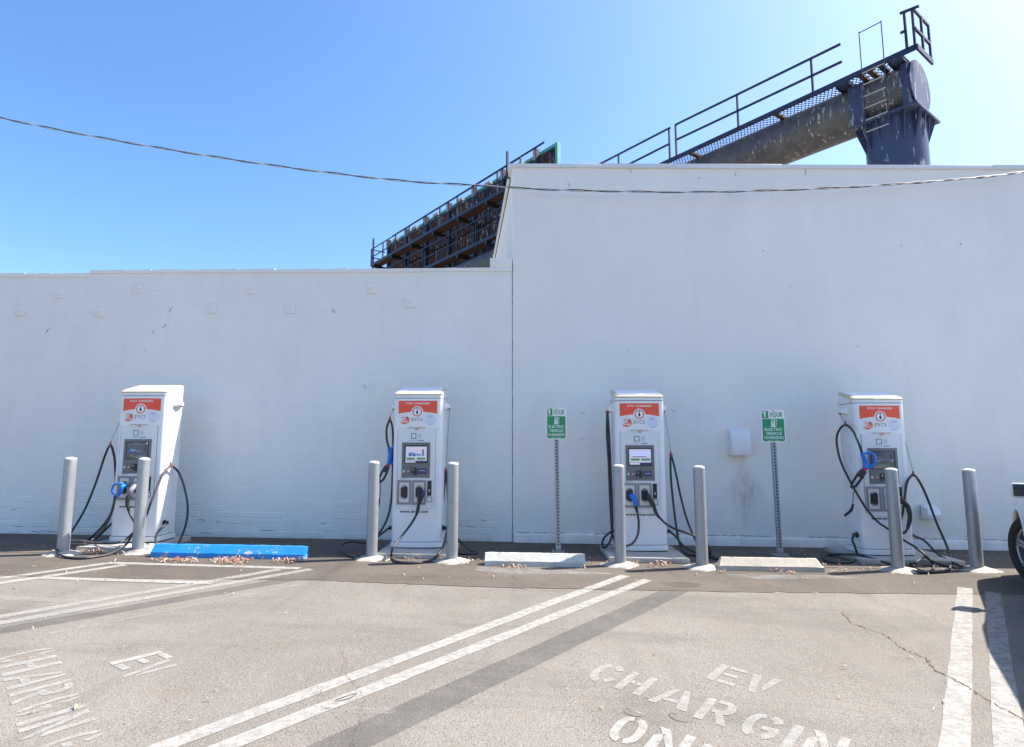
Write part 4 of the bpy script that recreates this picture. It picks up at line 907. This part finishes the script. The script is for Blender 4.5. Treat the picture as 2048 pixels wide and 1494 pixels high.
blob(cb,[(425,862,-1.05),(435,875,-1.09),(452,895,-1.11),(470,925,-1.12)],o_,s_,[.031,.034,.030,.026],'black',0,'plug_handle')
# ---- charger 4
o_,s_=(1640,760),3.644; t=T[3][0]; DY=0.16; SD=(T[3][1]-WD/2-.055,T[3][1]+WD/2+.055); YH=-.78
YF=-1.02
ca=cablew(t,[(308,535,YF-.06),(278,450,-1.12),(238,368,'l'),(185,328,'l'),(138,368,'l'),(121,450,'l'),(150,590,'l'),(215,730,'l'),(262,815,-1.05),(340,940,-1.07),(420,1032,-1.08),(495,1085,-1.12),(600,1160,-1.2),(700,1222,-1.26),(780,1290,-1.34),(826,1345,'g'),(815,1388,'g'),(750,1402,'g'),(640,1378,'g'),(520,1342,'g'),(400,1308,-1.18),(280,1275,-1.05),(180,1270,-1.0),(80,1272,'g'),(30,1292,'g'),(60,1322,'g'),(160,1330,'g'),(240,1322,'g'),(272,1285,-1.0),(255,1215,-1.0),(236,1160,-.98),(255,1125,-.96)],o_,s_,YH,post=side(3,-1,.198,.11,.045))
cl=zpt(o_,s_,(185,325,'l'),0); clip(ca,cl); thread(t,side(3,-1,1.54,.215),cl+(0,0,.04))
hanging(ca,o_,s_,YF-.07,(305,535),(335,595),(330,640),(318,660),None,(232,785),[(250,790),(242,850),(240,905)],[(312,548),(350,528),(390,545),(403,585),(385,620),(345,645)])
blob(ca,[(242,905,YF-.07),(225,950,YF-.07),(178,990,YF-.07)],o_,s_,[.012,.016,.013],'black',0,'dust_cap')
cb=cablew(t,[(632,915,-1.05),(655,985,-1.07),(648,1060,-1.08),(610,1115,-1.1),(580,1060,-1.08),(604,960,-1.04),(618,850,-1.03),(636,745,-1.0),(680,692,'r'),(730,750,'r'),(790,880,-.8),(850,1040,-.8),(912,1180,-.82),(950,1285,-.95),(955,1345,'g'),(930,1385,'g'),(850,1398,'g'),(740,1392,'g'),(660,1340,-1.25),(700,1330,'p'),(760,1290,-1.2),(800,1310,-1.3),(900,1350,'g'),(1000,1370,'g'),(1085,1372,'g'),(1000,1345,-1.3),(890,1290,-1.0),(830,1240,-.95),(760,1170,-.88)],o_,s_,ys,post=side(3,1,.198,.11,.045))
cl=zpt(o_,s_,(680,690,'r'),0); clip(cb,cl); thread(t,side(3,1,1.54,.215),cl+(0,0,.04))
blob(cb,[(628,905,-1.05),(645,935,-1.06),(655,985,-1.07),(652,1030,-1.075),(638,1080,-1.08)],o_,s_,[.026,.024,.022,.021,.016],'black',0,'strain_relief')
blob(cb,[(565,865,-1.02),(595,880,-1.04),(630,912,-1.05)],o_,s_,[.033,.029,.026],'black',0,'plug_handle')
# ================================================================ OVERHEAD WIRE
pw=[(-260,170),(0,235),(200,275),(400,309),(600,338),(800,361),(960,371),(1100,379),(1330,384),(1500,382),(1700,374),(1900,360),(2048,344),(2300,305)]
P=spline([W(*p,yy=-.14) for p in pw],24)
mats=[M['wire'],M['qrg']]; mb=MB(); acc=0; A=[];Bv=[]
for i,p in enumerate(P):
    if i: acc+=np.linalg.norm(P[i]-P[i-1])
    a=acc*2*PI/.8; e=np.array((0,math.cos(a),math.sin(a)))*.0085; A.append(p+e); Bv.append(p-e)
mb.sweep(A,.0072,6,0); mb.sweep(Bv,.0065,6,1)
wo=obj('overhead_cable',mb,mats,None,True); tag(wo,'thin twisted two strand overhead cable sagging across the sky and wall','cable')
# ================================================================ MONOPOLE STRUCTURE
d=ray(112,890); d[2]=0; U=d/np.linalg.norm(d); V=np.array([U[1],-U[0],0])  # U along tube (away), V pointing away from camera
c0=plane(1795,320,(0,1,0),6.5); CB=np.array((c0[0],c0[1],0))
off0=V@CB
def SP(x,y,off=0): return plane(x,y,V,off0+off)        # point on the vertical plane at lateral offset
def sz(x,y,off=0):
    p=SP(x,y,off); return float((p-CB)@U),float(p[2])
def S3(s,o,z): return CB+U*s+V*o+np.array((0,0,z))
RC=.645
t_top=SP(1650,206); t_bot=SP(1650,296); RT=(t_top[2]-t_bot[2])/2*.97; ZT=(t_top[2]+t_bot[2])/2
mono=thing('billboard_column','navy steel column carrying a long horizontal tube, rising behind the tall wall','column',(CB[0],CB[1],gz(CB[0])))
mb=MB(); mb.cyl(S3(0,0,-.5),S3(0,0,ZT-RT-.1),RC,n=48); obj('column',mb,M['navy'],mono,True)
s_end=-RC+.07; s_far=32
mb=MB(); mb.cyl(S3(s_end,0,ZT),S3(s_far,0,ZT),RT,n=48); tube=obj('horizontal_tube',mb,M['tube'],mono,True)
mb=MB(); mb.cyl(S3(s_end-.03,0,ZT),S3(s_end+.01,0,ZT),RT+.02,n=48); obj('end_plate',mb,M['navy'],tube,True)
# saddle: two collars, a bottom flange, gussets
for s0,s1_ in ((s_end+.02,-.42),(.42,RC+.11)):
    mb=MB(); e=RT+.04
    pts=[S3(s0,-e,ZT-RT-.08),S3(s1_,-e,ZT-RT-.08),S3(s1_,e,ZT-RT-.08),S3(s0,e,ZT-RT-.08),S3(s0,-e,ZT+RT*.62),S3(s1_,-e,ZT+RT*.62),S3(s1_,e,ZT+RT*.62),S3(s0,e,ZT+RT*.62)]
    mb.hexa(pts); obj('saddle_plate',mb,M['navy'],mono,bevel=.01)
mb=MB(); e=RC+.09; zf=ZT-RT-.08
mb.hexa([S3(-e,-e,zf-.07),S3(e,-e,zf-.07),S3(e,e,zf-.07),S3(-e,e,zf-.07),S3(-e,-e,zf-.002),S3(e,-e,zf-.002),S3(e,e,zf-.002),S3(-e,e,zf-.002)]); obj('flange',mb,M['navy'],mono,bevel=.008)
for k in range(16):
    a=2*PI*k/16+.2; dr=(math.cos(a),math.sin(a)); m_=max(abs(dr[0]),abs(dr[1])); R2=min(1.1,(e-.03)/m_)
    tn=(-dr[1]*.014,dr[0]*.014)
    def pp(r_,z,sg): return S3(r_*dr[0]+tn[0]*sg,r_*dr[1]+tn[1]*sg,z)
    mb=MB(); tri=[(RC-.02,zf-.072),(R2,zf-.072),(R2,zf-.14),(RC-.02,zf-.78)]
    mb.add([pp(r_,z,-1) for r_,z in tri]+[pp(r_,z,1) for r_,z in tri],[(0,1,2,3),(7,6,5,4),(0,4,5,1),(1,5,6,2),(2,6,7,3),(3,7,4,0)]); obj('gusset',mb,M['navy'],mono)
# walkway on top of the tube: edge beam on the near side
ob=-.80
s_a,z_a=sz(1700,158,ob); s_b,z_b=sz(1330,323,ob); ZW=(z_a+z_b)/2
print('walk beam z',z_a,z_b,'ZT',ZT,'RT',RT)
sR,_=sz(1832,98,ob)
mb=MB(); mb.obox(S3(sR,ob,ZW),S3(16,ob,ZW),.05,.13); walk=obj('walkway_beam',mb,M['navy2'],mono)
mb=MB(); mb.obox(S3(sR+.3,.6,ZW),S3(16,.6,ZW),.05,.13); obj('walkway_beam',mb,M['navy2'],mono)
# expanded metal deck: crossing strands
mb=MB(); y0,y1=ob+.03,.58; wdt=y1-y0; st=.10
sR0=sR; n0=int((16-sR)/st)
for k in range(n0):
    s0=sR+.35+k*st
    for sg in (0,1):
        a=(s0,y0) if sg==0 else (s0,y1); b=(s0+wdt*.55,y1) if sg==0 else (s0+wdt*.55,y0)
        p=S3(a[0],a[1],ZW+.05); q_=S3(b[0],b[1],ZW+.05); dd=(q_-p); dd/=np.linalg.norm(dd); nn=np.cross(dd,(0,0,1))*.008
        mb.add([p-nn,p+nn,q_+nn,q_-nn,p-nn+(0,0,.012),p+nn+(0,0,.012),q_+nn+(0,0,.012),q_-nn+(0,0,.012)],[(0,1,2,3),(7,6,5,4),(0,4,5,1),(3,2,6,7)])
dk=obj('deck_mesh',mb,M['navy2'],mono); dk['kind']='stuff'
for px_ in ((1800,1),(1765,1),(1742,0),(1722,0),(1548,0),(1375,0)):
    s0,_=sz(px_[0],200,ob); 
    mb=MB(); mb.obox(S3(s0,ob+.02,ZW-.03),S3(s0,-RT*.45,ZT+RT*.86),.12,.07); obj('bracket',mb,M['rust'] if px_[1]==0 else M['navy2'],mono)
for px_ in (1700,1812):
    s0,_=sz(px_,170,ob); mb=MB()
    tri=[(-.86,ZW-.07),(.3,ZW-.07),(.3,ZT+RT*.5),(-.62,ZT+RT*.62),(-.86,ZW-.16)]
    for ds in (0,.3): mb.prism([S3(s0+ds,a,b) for a,b in tri],U*.02)
    mb.obox(S3(s0+.16,-.84,ZW-.09),S3(s0+.16,.3,ZW-.09),.34,.02)
    obj('walkway_support',mb,M['navy'],mono)
# guard rails
def rail(pts_top,pts_mid,posts,name='guard_rail',off=ob,th=.05):
    mb=MB(); (x0,y0_),(x1,y1_)=pts_top
    a=sz(x0,y0_,off); b=sz(x1,y1_,off); mb.obox(S3(a[0],off,a[1]),S3(b[0],off,b[1]),th,th)
    r_=obj(name,mb,M['navy2'],mono)
    if pts_mid:
        a=sz(*pts_mid[0],off); b=sz(*pts_mid[1],off); mb=MB(); mb.obox(S3(a[0],off,a[1]),S3(b[0],off,b[1]),th,th); obj('mid_rail',mb,M['navy2'],r_)
    for (px_,pt,pb) in posts:
        a=sz(px_,pt,off); mb=MB(); mb.obox(S3(a[0],off,a[1]-.02),S3(a[0],off,ZW+.02),th,th,up=(U[0],U[1],0)); obj('post',mb,M['navy2'],r_)
rail(((1681,88),(1350,250)),((1684,123),(1354,279)),[(1622,116,0),(1474,190,0),(1351,250,0)])
rail(((1341,255),(1190,333)),((1338,288),(1225,345)),[(1338,257,0),(1237,309,0)])
rail(((1800,27),(1838,12)),((1801,66),(1812,61)),[(1808,24,0),(1824,18,0)])
a=sz(1826,16,ob)
mb=MB(); s0=a[0]
for z in (a[1]-.02,a[1]-.5): mb.obox(S3(s0,ob,z),S3(s0,.12,z),.05,.06)
er=obj('end_rail',mb,M['navy2'],mono)
mb=MB(); mb.obox(S3(sR-.02,ob,ZW),S3(sR-.02,.16,ZW),.05,.13); obj('walkway_beam',mb,M['navy2'],mono)
for o__ in (-.35,.12):
    mb=MB(); mb.obox(S3(s0,o__,a[1]),S3(s0,o__,ZW),.05,.05,up=(U[0],U[1],0)); obj('post',mb,M['navy2'],er)
# ladder hanging on the near face
off=-1.02
La=sz(1718,66,off); Lb=sz(1762,42,off); Lc=sz(1745,272,off)[1]; 
mb=MB()
for s0,zt in ((La[0],La[1]),(Lb[0],La[1])):
    mb.cyl(S3(s0,off,zt+.03),S3(s0,off,Lc-.05),.012,n=6)
mb.cyl(S3(La[0],off,La[1]),S3(Lb[0],off,La[1]),.012,n=6)
lad=obj('ladder',mb,M['navy2'],mono)
z=Lc+.15
while z<ZW+.1:
    mb=MB(); mb.cyl(S3(La[0],off,z),S3(Lb[0],off,z),.015,n=6); obj('rung',mb,M['grey'],lad); z+=.3
# ================================================================ BILLBOARD (seen from behind)
ob2=.85
sn,zn=sz(1117,279,ob2); sf,zf_=sz(778,492,ob2)
print('board',sn,zn,sf,zf_)
ZB=(zn+zf_)/2; HB=4.4
bb=thing('billboard','back of a large wooden billboard with mint green edge beyond the roof','billboard',S3((sn+sf)/2,ob2,gz(5)))
random.seed(21); s0=sn+.17; n_=0
while s0<sf:
    wd_=random.uniform(.42,.56); mb=MB(); g0=ob2+random.uniform(-.015,.015)
    zt=ZB-.14
    for (za,zb_) in ((zt-HB,zt-HB*.52),(zt-HB*.515,zt)):
        pass
    mb.hexa([S3(s0,g0,zt-HB),S3(min(s0+wd_-.02,sf),g0,zt-HB),S3(min(s0+wd_-.02,sf),g0+.05,zt-HB),S3(s0,g0+.05,zt-HB),S3(s0,g0,zt),S3(min(s0+wd_-.02,sf),g0,zt),S3(min(s0+wd_-.02,sf),g0+.05,zt),S3(s0,g0+.05,zt)])
    obj('plank',mb,M[random.choices(['plank1','plank2','plank3'],[4,3,3] if s0>sn+6 else [2,5,4])[0]],bb); s0+=wd_; n_+=1
mb=MB(); mb.obox(S3(sn,ob2+.03,ZB-.07),S3(sf,ob2+.03,ZB-.07),.2,.14); mb.obox(S3(sn+.08,ob2+.03,ZB-HB-.3),S3(sn+.08,ob2+.03,ZB-.14),.2,.16,up=(U[0],U[1],0)); obj('mint_border',mb,M['mint'],bb)
for z in (ZB-.95,ZB-2.0,ZB-3.1,ZB-4.1):
    mb=MB(); mb.obox(S3(sn+.3,ob2-.09,z),S3(sf+.1,ob2-.09,z),.09,.16); obj('stringer',mb,M['plank3'],bb)
ups=np.linspace(sn+1.1,sf-.7,7)
for s0 in ups:
    mb=MB(); mb.obox(S3(s0,ob2-.30,ZB-HB-.4),S3(s0,ob2-.30,ZB+.02),.09,.2,up=(V[0],V[1],0)); 
    mb.obox(S3(s0,ob2-.42,ZB-HB-.4),S3(s0,ob2-.42,ZB+.02),.18,.03,up=(V[0],V[1],0)); obj('upright',mb,M['navy2'],bb)
    mb=MB(); mb.obox(S3(s0+.05,ob2-.45,ZB-.03),S3(s0+.05,ob2-.45,ZB-.5),.17,.03,up=(V[0],V[1],0)); obj('junction_box',mb,M['grey'],bb)
# catwalks on the back
def catwalk(px_beam,px_rail,s_from,s_to,name,brk,near):
    off=near
    z=sum(sz(*p,off)[1] for p in px_beam)/2; zr=sum(sz(*p,off)[1] for p in px_rail)/2
    print(name,'z',z,'rail',zr,'ZB',ZB)
    mb=MB(); mb.obox(S3(s_from,off,z),S3(s_to,off,z),.07,.16); cw=obj('catwalk_beam',mb,M['navy2'],bb)
    mb=MB(); mb.obox(S3(s_from,off+.31,z-.02),S3(s_to,off+.31,z-.02),.5,.05); obj('catwalk_deck',mb,M['catwood'],bb)
    for zz in (zr,(z+zr)/2):
        mb=MB(); mb.obox(S3(s_from,off,zz),S3(s_to,off,zz),.05,.05); obj('catwalk_rail',mb,M['navy2'],bb)
    k=s_from
    while k<=s_to+.01:
        mb=MB(); mb.obox(S3(k,off,z),S3(k,off,zr),.06,.06,up=(U[0],U[1],0)); obj('rail_post',mb,M['navy2'],bb); k+=(s_to-s_from)/9
    for s0 in ups:
        mb=MB(); mb.obox(S3(s0,off-.02,z-.16),S3(s0,ob2-.3,z-.16),.13,.16); obj('catwalk_bracket',mb,M['black'],bb)
    return z,zr
near=-.5
se=sz(742,530,near)[0]
z1_,zr1=catwalk([(1014,376),(755,524)],[(1085,290),(742,498)],sn+1.0,se,'upper',None,near)
z2_,zr2=catwalk([(998,465),(857,535)],[(1008,413),(775,535)],sn+1.0,se,'lower',None,near)
# second hand rail bolted to the uprights
mb=MB(); mb.obox(S3(sn+.4,ob2-.48,ZB+.02),S3(se-1.2,ob2-.48,ZB+.02),.05,.07); obj('top_rail',mb,M['navy2'],bb)
for s0 in (se-.05,sn+2.1):
    mb=MB(); mb.obox(S3(s0,near+.1,z1_-.6),S3(s0,near+.1,zr1+.75),.09,.09,up=(U[0],U[1],0)); obj('mast',mb,M['navy2'],bb)
mb=MB()
for z in (z1_,(z1_+zr1)/2,zr1): mb.obox(S3(se,near,z),S3(se,ob2-.4,z),.05,.06)
obj('end_rail',mb,M['navy2'],bb)
# light arms along the front of the catwalk
for s0 in ups[:-1]:
    mb=MB(); mb.obox(S3(s0+.8,ob2-.2,ZB-.62),S3(s0+.8,ob2-.7,ZB-.55),.06,.06); mb.obox(S3(s0+.55,ob2-.7,ZB-.52),S3(s0+1.05,ob2-.7,ZB-.52),.16,.14); obj('lamp_housing',mb,M['grey'],bb)
# ================================================================ CAR
CS=.88
hub=plane(2090,1104,(SL,0,1),.30); hd=np.array((.525,.851,0)); lf=np.array((-.851,.525,0))
CW=1.86*CS/2
# car local: x forward, y left; front axle at x=0
corg=np.array((hub[0],hub[1],0))-lf*(.74*CS)
corg[2]=gz(corg[0])
def C3(x,y,z): return corg+hd*x*CS+lf*y*CS+np.array((0,0,z*CS-SL*0))
carr=thing('parked_car','white car parked at the right edge of the lot, front wheel turned left','car',corg)
HW=.93; WB=2.75; wr=.355
def prof(x):
    # half-section profile: list of (y,z) from sill up to roof centre
    arch=.2
    for xc in (0,-WB):
        dx=abs(x-xc)
        if dx<.43: arch=max(arch,.34+math.sqrt(.43**2-dx*dx))
    fr=1-max(0,(x-.3)/.5)**2*.42; rr_=1-max(0,(-WB-.4-x)/.45)**2*.15
    w=HW*min(fr,rr_) if x>.3 or x<-WB-.4 else HW
    pts=[(.0,None)]
    hood=np.interp(x,[-3.75,-3.6,-1.35,-.9,0,.6,.8,.88],[.98,1.0,1.02,1.05,1.0,.9,.75,.62])
    roofz=np.interp(x,[-3.75,-3.55,-3.1,-1.9,-1.2,-.55,-.5,.9],[1.0,1.2,1.58,1.66,1.6,1.08,0,0])
    g=roofz>hood
    lo=max(.22 if x<.75 else .3,arch)
    sec=[(w*.9,lo),(w*.985 if lo<.5 else w*.995,max(lo+.005,.42)),(w,max(lo+.01,.62)),(w*.985,max(lo+.02,hood*.84)),(w*.93,max(lo+.03,hood*.95)),(w*.86,hood if not g else hood*.99)]
    if g: sec+=[(w*.80,hood+(roofz-hood)*.5),(w*.70,roofz-.06),(w*.5,roofz-.01),(0,roofz)]
    else: sec+=[(w*.7,hood+.02),(w*.5,hood+.035),(w*.25,hood+.04),(0,hood+.04)]
    return sec
xs_=sorted(set([-3.78,-3.7,-3.55,-3.35]+[round(v,3) for v in np.arange(-WB-.46,-WB+.47,.06)]+[-2.1,-1.9,-1.6,-1.3,-1.2,-.9,-.7,-.55,-.5]+[round(v,3) for v in np.arange(-.44,.45,.055)]+[.52,.62,.7,.78,.84,.9]))
rows=[prof(x) for x in xs_]; n_=len(rows[0]); mb=MB(); vs=[]
for x,rw in zip(xs_,rows):
    for y,z in rw: vs.append(C3(x,y,z))
    for y,z in rw[::-1][1:]: vs.append(C3(x,-y,z))
N2=2*n_-1
fs=[(i*N2+j,i*N2+j+1,(i+1)*N2+j+1,(i+1)*N2+j) for i in range(len(xs_)-1) for j in range(N2-1)]
fs+=[tuple(range(N2)),tuple((len(xs_)-1)*N2+j for j in range(N2-1,-1,-1))]
mb.add(vs,fs); obj('body',mb,M['carw'],carr,True)
mb=MB(); mb.hexa([C3(-3.6,.75,.25),C3(.75,.75,.25),C3(.75,-.75,.25),C3(-3.6,-.75,.25),C3(-3.6,.75,.8),C3(.75,.62,.6),C3(.75,-.62,.6),C3(-3.6,-.75,.8)][::1]); 
mb=MB()
for a0,a1 in ((-3.6,-WB-.46),(-WB+.46,-.46),(.46,.78)): mb.hexa([C3(a0,.72,.24),C3(a1,.72,.24),C3(a1,-.72,.24),C3(a0,-.72,.24),C3(a0,.72,.7),C3(a1,.72,.7),C3(a1,-.72,.7),C3(a0,-.72,.7)])
mb.hexa([C3(-3.6,.5,.3),C3(.7,.5,.3),C3(.7,-.5,.3),C3(-3.6,-.5,.3),C3(-3.6,.5,.82),C3(.7,.5,.8),C3(.7,-.5,.8),C3(-3.6,-.5,.82)])
obj('underbody',mb,M['cark'],carr)
for sg in (1,-1):
    for xc in (0,-WB):
        mb=MB(); P=[C3(xc+.44*math.cos(a),sg*(HW*.985),.335+.44*math.sin(a)) for a in np.linspace(-.25,PI+.25,22)]; mb.sweep(P,.024*CS,8); obj('wheel_arch',mb,M['carw'],carr,True)
def wheel(xc,sg,steer):
    c=C3(xc,sg*.765,wr); a=math.radians(steer); ax=lf*math.cos(a)-hd*math.sin(a); fw=hd*math.cos(a)+lf*math.sin(a); ax=ax*sg
    up=np.array((0,0,1.)); r=wr*CS
    def ring(prof_,n=40,mb=None,m=0):
        vs=[]
        for rr,h in prof_:
            for j in range(n):
                q_=2*PI*j/n; vs.append(c+(fw*math.cos(q_)+up*math.sin(q_))*rr*r+ax*h*r)
        k=len(prof_); mb.add(vs,[(i*n+j,i*n+(j+1)%n,(i+1)*n+(j+1)%n,(i+1)*n+j) for i in range(k-1) for j in range(n)],m)
    w_=carr
    mb=MB(); ring([(.66,-.3),(.93,-.33),(1.0,-.24),(1.0,.24),(.94,.32),(.72,.33),(.67,.27)],mb=mb); ty=obj('tyre',mb,M['tyre'],w_,True)
    mb=MB(); ring([(.68,.30),(.69,.25),(.64,.22),(.60,-.1),(.1,-.12)],mb=mb); obj('rim_barrel',mb,M['alloy'],ty,True)
    mb=MB(); ring([(.58,-.09),(.1,-.09)],mb=mb); obj('brake_disc',mb,M['gpanel'],ty)
    mb=MB()
    for k in range(5):
        for dq in (-.17,.17):
            q_=2*PI*k/5+.3+dq; q2=2*PI*k/5+.3+dq*.75
            p0=c+(fw*math.cos(q_*1)+up*math.sin(q_))*r*.12+ax*.20*r; p1=c+(fw*math.cos(q2)+up*math.sin(q2))*r*.66+ax*.24*r
            mb.obox(p0,p1,r*.10,r*.07,up=ax)
    mb.cyl(c+ax*.1*r,c+ax*.25*r,r*.17,r*.12,20); obj('spokes',mb,M['alloy'],ty,bevel=.004)
wheel(0,1,24); wheel(0,-1,24); wheel(-WB,1,0); wheel(-WB,-1,0)
# glass
def glassq(pts,name,m): 
    mb=MB(); mb.add([C3(*p) for p in pts],[tuple(range(len(pts)))]); return obj(name,mb,m,carr)
for sg in (1,-1):
    def sidep(x,f):
        s_=prof(x); a=s_[5]; b=s_[7]; return (x,sg*(a[0]+(b[0]-a[0])*f+.012),a[1]+(b[1]-a[1])*f)
    mb=MB()
    for xa,xb2 in ((-1.05,-1.95),(-2.02,-2.85),(-2.92,-3.3)):
        ks=np.linspace(xa,xb2,5)
        vs=[C3(*sidep(k,.06)) for k in ks]+[C3(*sidep(k,.5)) for k in ks]+[C3(*sidep(k,.93)) for k in ks]
        mb.add(vs,[(i,i+1,i+6,i+5) for i in range(4)]+[(i+5,i+6,i+11,i+10) for i in range(4)])
    obj('side_glass',mb,M['carg'],carr)
    # mirror
    mc=0; mb=MB()
    y_=sg
    mb.hexa([C3(-1.07,sg*.91,.95),C3(-1.07,sg*1.085,.955),C3(-.92,sg*1.065,.955),C3(-.9,sg*.91,.95),C3(-1.07,sg*.91,1.09),C3(-1.07,sg*1.085,1.09),C3(-.94,sg*1.05,1.08),C3(-.92,sg*.91,1.08)])
    mi=obj('door_mirror',mb,M['carw'],carr,bevel=.02)
    mb=MB(); mb.add([C3(-1.076,sg*.93,.968),C3(-1.076,sg*1.065,.97),C3(-1.076,sg*1.065,1.075),C3(-1.076,sg*.93,1.075)],[(0,1,2,3)]); obj('mirror_glass',mb,M['carg'],mi)
    mb=MB(); mb.obox(C3(-.98,sg*.78,.98),C3(-.98,sg*.96,.99),.06,.05); obj('mirror_arm',mb,M['cark'],mi)
    mb=MB(); mb.hexa([C3(.55,sg*.80,.66),C3(.86,sg*.56,.66),C3(.80,sg*.5,.66),C3(.5,sg*.7,.66),C3(.45,sg*.87,.80),C3(.83,sg*.58,.76),C3(.7,sg*.5,.8),C3(.4,sg*.7,.8)]); obj('headlight',mb,M['lamp'],carr,bevel=.01)
    mb=MB(); mb.hexa([C3(-3.72,sg*.6,.8),C3(-3.79,sg*.6,.8),C3(-3.79,sg*.88,.8),C3(-3.6,sg*.93,.8),C3(-3.72,sg*.6,.98),C3(-3.79,sg*.6,.98),C3(-3.79,sg*.86,.98),C3(-3.6,sg*.91,.98)]); obj('tail_light',mb,M['tail'],carr)
    mb=MB(); mb.obox(C3(-1.75,sg*.945,.85),C3(-1.95,sg*.945,.85),.03,.03); mb.obox(C3(-2.65,sg*.945,.86),C3(-2.85,sg*.945,.86),.03,.03); obj('door_handle',mb,M['carw'],carr,bevel=.006)
mb=MB(); mb.add([C3(-1.17,.62,1.575),C3(-1.17,-.62,1.575),C3(-.6,-.76,1.14),C3(-.6,.76,1.14)],[(0,1,2,3)]); obj('windscreen',mb,M['carg'],carr)
mb=MB(); mb.hexa([C3(.86,.45,.45),C3(.915,.45,.45),C3(.915,-.45,.45),C3(.86,-.45,.45),C3(.86,.45,.68),C3(.9,.45,.68),C3(.9,-.45,.68),C3(.86,-.45,.68)]); obj('grille',mb,M['cark'],carr)
# ================================================================ LEAF LITTER
random.seed(9); mb=MB()
def leaf(mb,x,y,L,w_,m,zb=0):
    a=random.uniform(0,PI*2); cu_=random.uniform(-1.2,1.2); n_=4; P=[]; z0=gz(x)+.008+zb; lift=random.uniform(0,.35)
    ang=a; px_,py_=x,y
    pts=[]
    for k in range(n_+1):
        pts.append((px_,py_,z0+L*lift*(math.sin(PI*k/n_))+random.uniform(0,.003),ang)); px_+=math.cos(ang)*L/n_; py_+=math.sin(ang)*L/n_; ang+=cu_/n_
    vs=[]
    for k,(a_,b_,c_,g_) in enumerate(pts):
        ww=w_*math.sin(PI*(k+.25)/(n_+.5))/2; tl=random.uniform(-.6,.9)
        vs+=[(a_-math.sin(g_)*ww,b_+math.cos(g_)*ww,c_+ww*tl),(a_+math.sin(g_)*ww,b_-math.cos(g_)*ww,c_)]
    mb.add(vs,[(2*k,2*k+1,2*k+3,2*k+2) for k in range(n_)],m)
def scatter(n,px0_,px1_,py0,py1,big=1,bias=1):
    for _ in range(n):
        x=random.uniform(px0_,px1_); y=py0+(py1-py0)*random.random()**bias; g=G(x,y); leaf(mb,g[0],g[1],random.uniform(.03,.085)*big,random.uniform(.006,.013)*big,random.choices([0,1,2],[5,3,3])[0])
def clump(n,a,b,y0,y1,k):
    cs=[random.uniform(a,b) for _ in range(k)]
    for _ in range(n):
        x=random.gauss(random.choice(cs),(b-a)*.045); y=y0+(y1-y0)*abs(random.gauss(0,.42))
        if not (a-8<x<b+8): continue
        g=G(x,y); leaf(mb,g[0],g[1],random.uniform(.04,.12),random.uniform(.005,.011),random.choices([0,1,2],[5,3,3])[0])
clump(210,330,615,1119,1130,7); scatter(60,305,615,1120,1127,bias=1.5)
clump(90,150,262,1101,1113,4); scatter(30,95,135,1104,1110)
clump(80,742,895,1113,1125,4); scatter(30,905,960,1116,1128)
clump(110,1245,1400,1123,1136,5); scatter(30,1180,1240,1100,1130)
clump(40,975,1175,1132,1141,3); clump(36,1440,1650,1142,1149,3)
scatter(70,1620,1800,1105,1148); scatter(50,1800,1960,1108,1146)
scatter(110,1040,2040,1100,1116,.8); scatter(60,0,1020,1085,1100,.7); scatter(90,0,2048,1118,1190,.8)
scatter(26,0,2048,1190,1450,.6)
lo=obj('leaf_litter',mb,[mat('leaf_tan',(.42,.27,.17),.7),mat('leaf_rust',(.33,.12,.07),.7),mat('leaf_pale',(.56,.46,.36),.7)]); tag(lo,'dry curled eucalyptus leaves scattered along pads and wheel stops',kind='stuff')
def bigleaf(px_,py_,ang,L,w_,m,lab):
    g=G(px_,py_); pts=[]; a=ang; x,y=g[0],g[1]; mb=MB(); n_=8; vs=[]
    for k in range(n_+1):
        ww=w_*math.sin(PI*(k+.3)/(n_+.6))/2; z=gz(x)+.012+.012*math.sin(PI*k/n_)
        vs+=[(x-math.sin(a)*ww,y+math.cos(a)*ww,z-.006+ww*.5),(x,y,z-.008),(x+math.sin(a)*ww,y-math.cos(a)*ww,z-.006+ww*.3)]; x+=math.cos(a)*L/n_; y+=math.sin(a)*L/n_; a+=.2
    mb.add(vs,[(3*k+j,3*k+j+1,3*k+j+4,3*k+j+3) for k in range(n_) for j in (0,1)]); o__=obj('fallen_leaf',mb,m,None,True); tag(o__,lab,'leaf')
lp=mat('leaf_bleached',(.6,.54,.42),.6,var=(.4,.33,.24),scale=30); ld=mat('leaf_dark',(.11,.05,.03),.6,var=(.06,.03,.02),scale=30); lg=mat('leaf_green',(.3,.42,.16),.6,var=(.38,.5,.2),scale=30)
bigleaf(1340,1427,-1.5,.13,.008,lp,'pale curled eucalyptus leaf right of the painted letter O')
bigleaf(1249,1420,-1.3,.12,.008,lp,'pale curled eucalyptus leaf touching the top of the painted letter O')
bigleaf(670,1403,.1,.13,.009,ld,'dark curved leaf lying on the lower white double stripe')
bigleaf(148,1422,1.4,.05,.02,lg,'small green leaf on the left painted lettering')
print('objects',len(bpy.data.objects),'tris',sum(len(o.data.polygons) for o in bpy.data.objects if o.type=='MESH'))
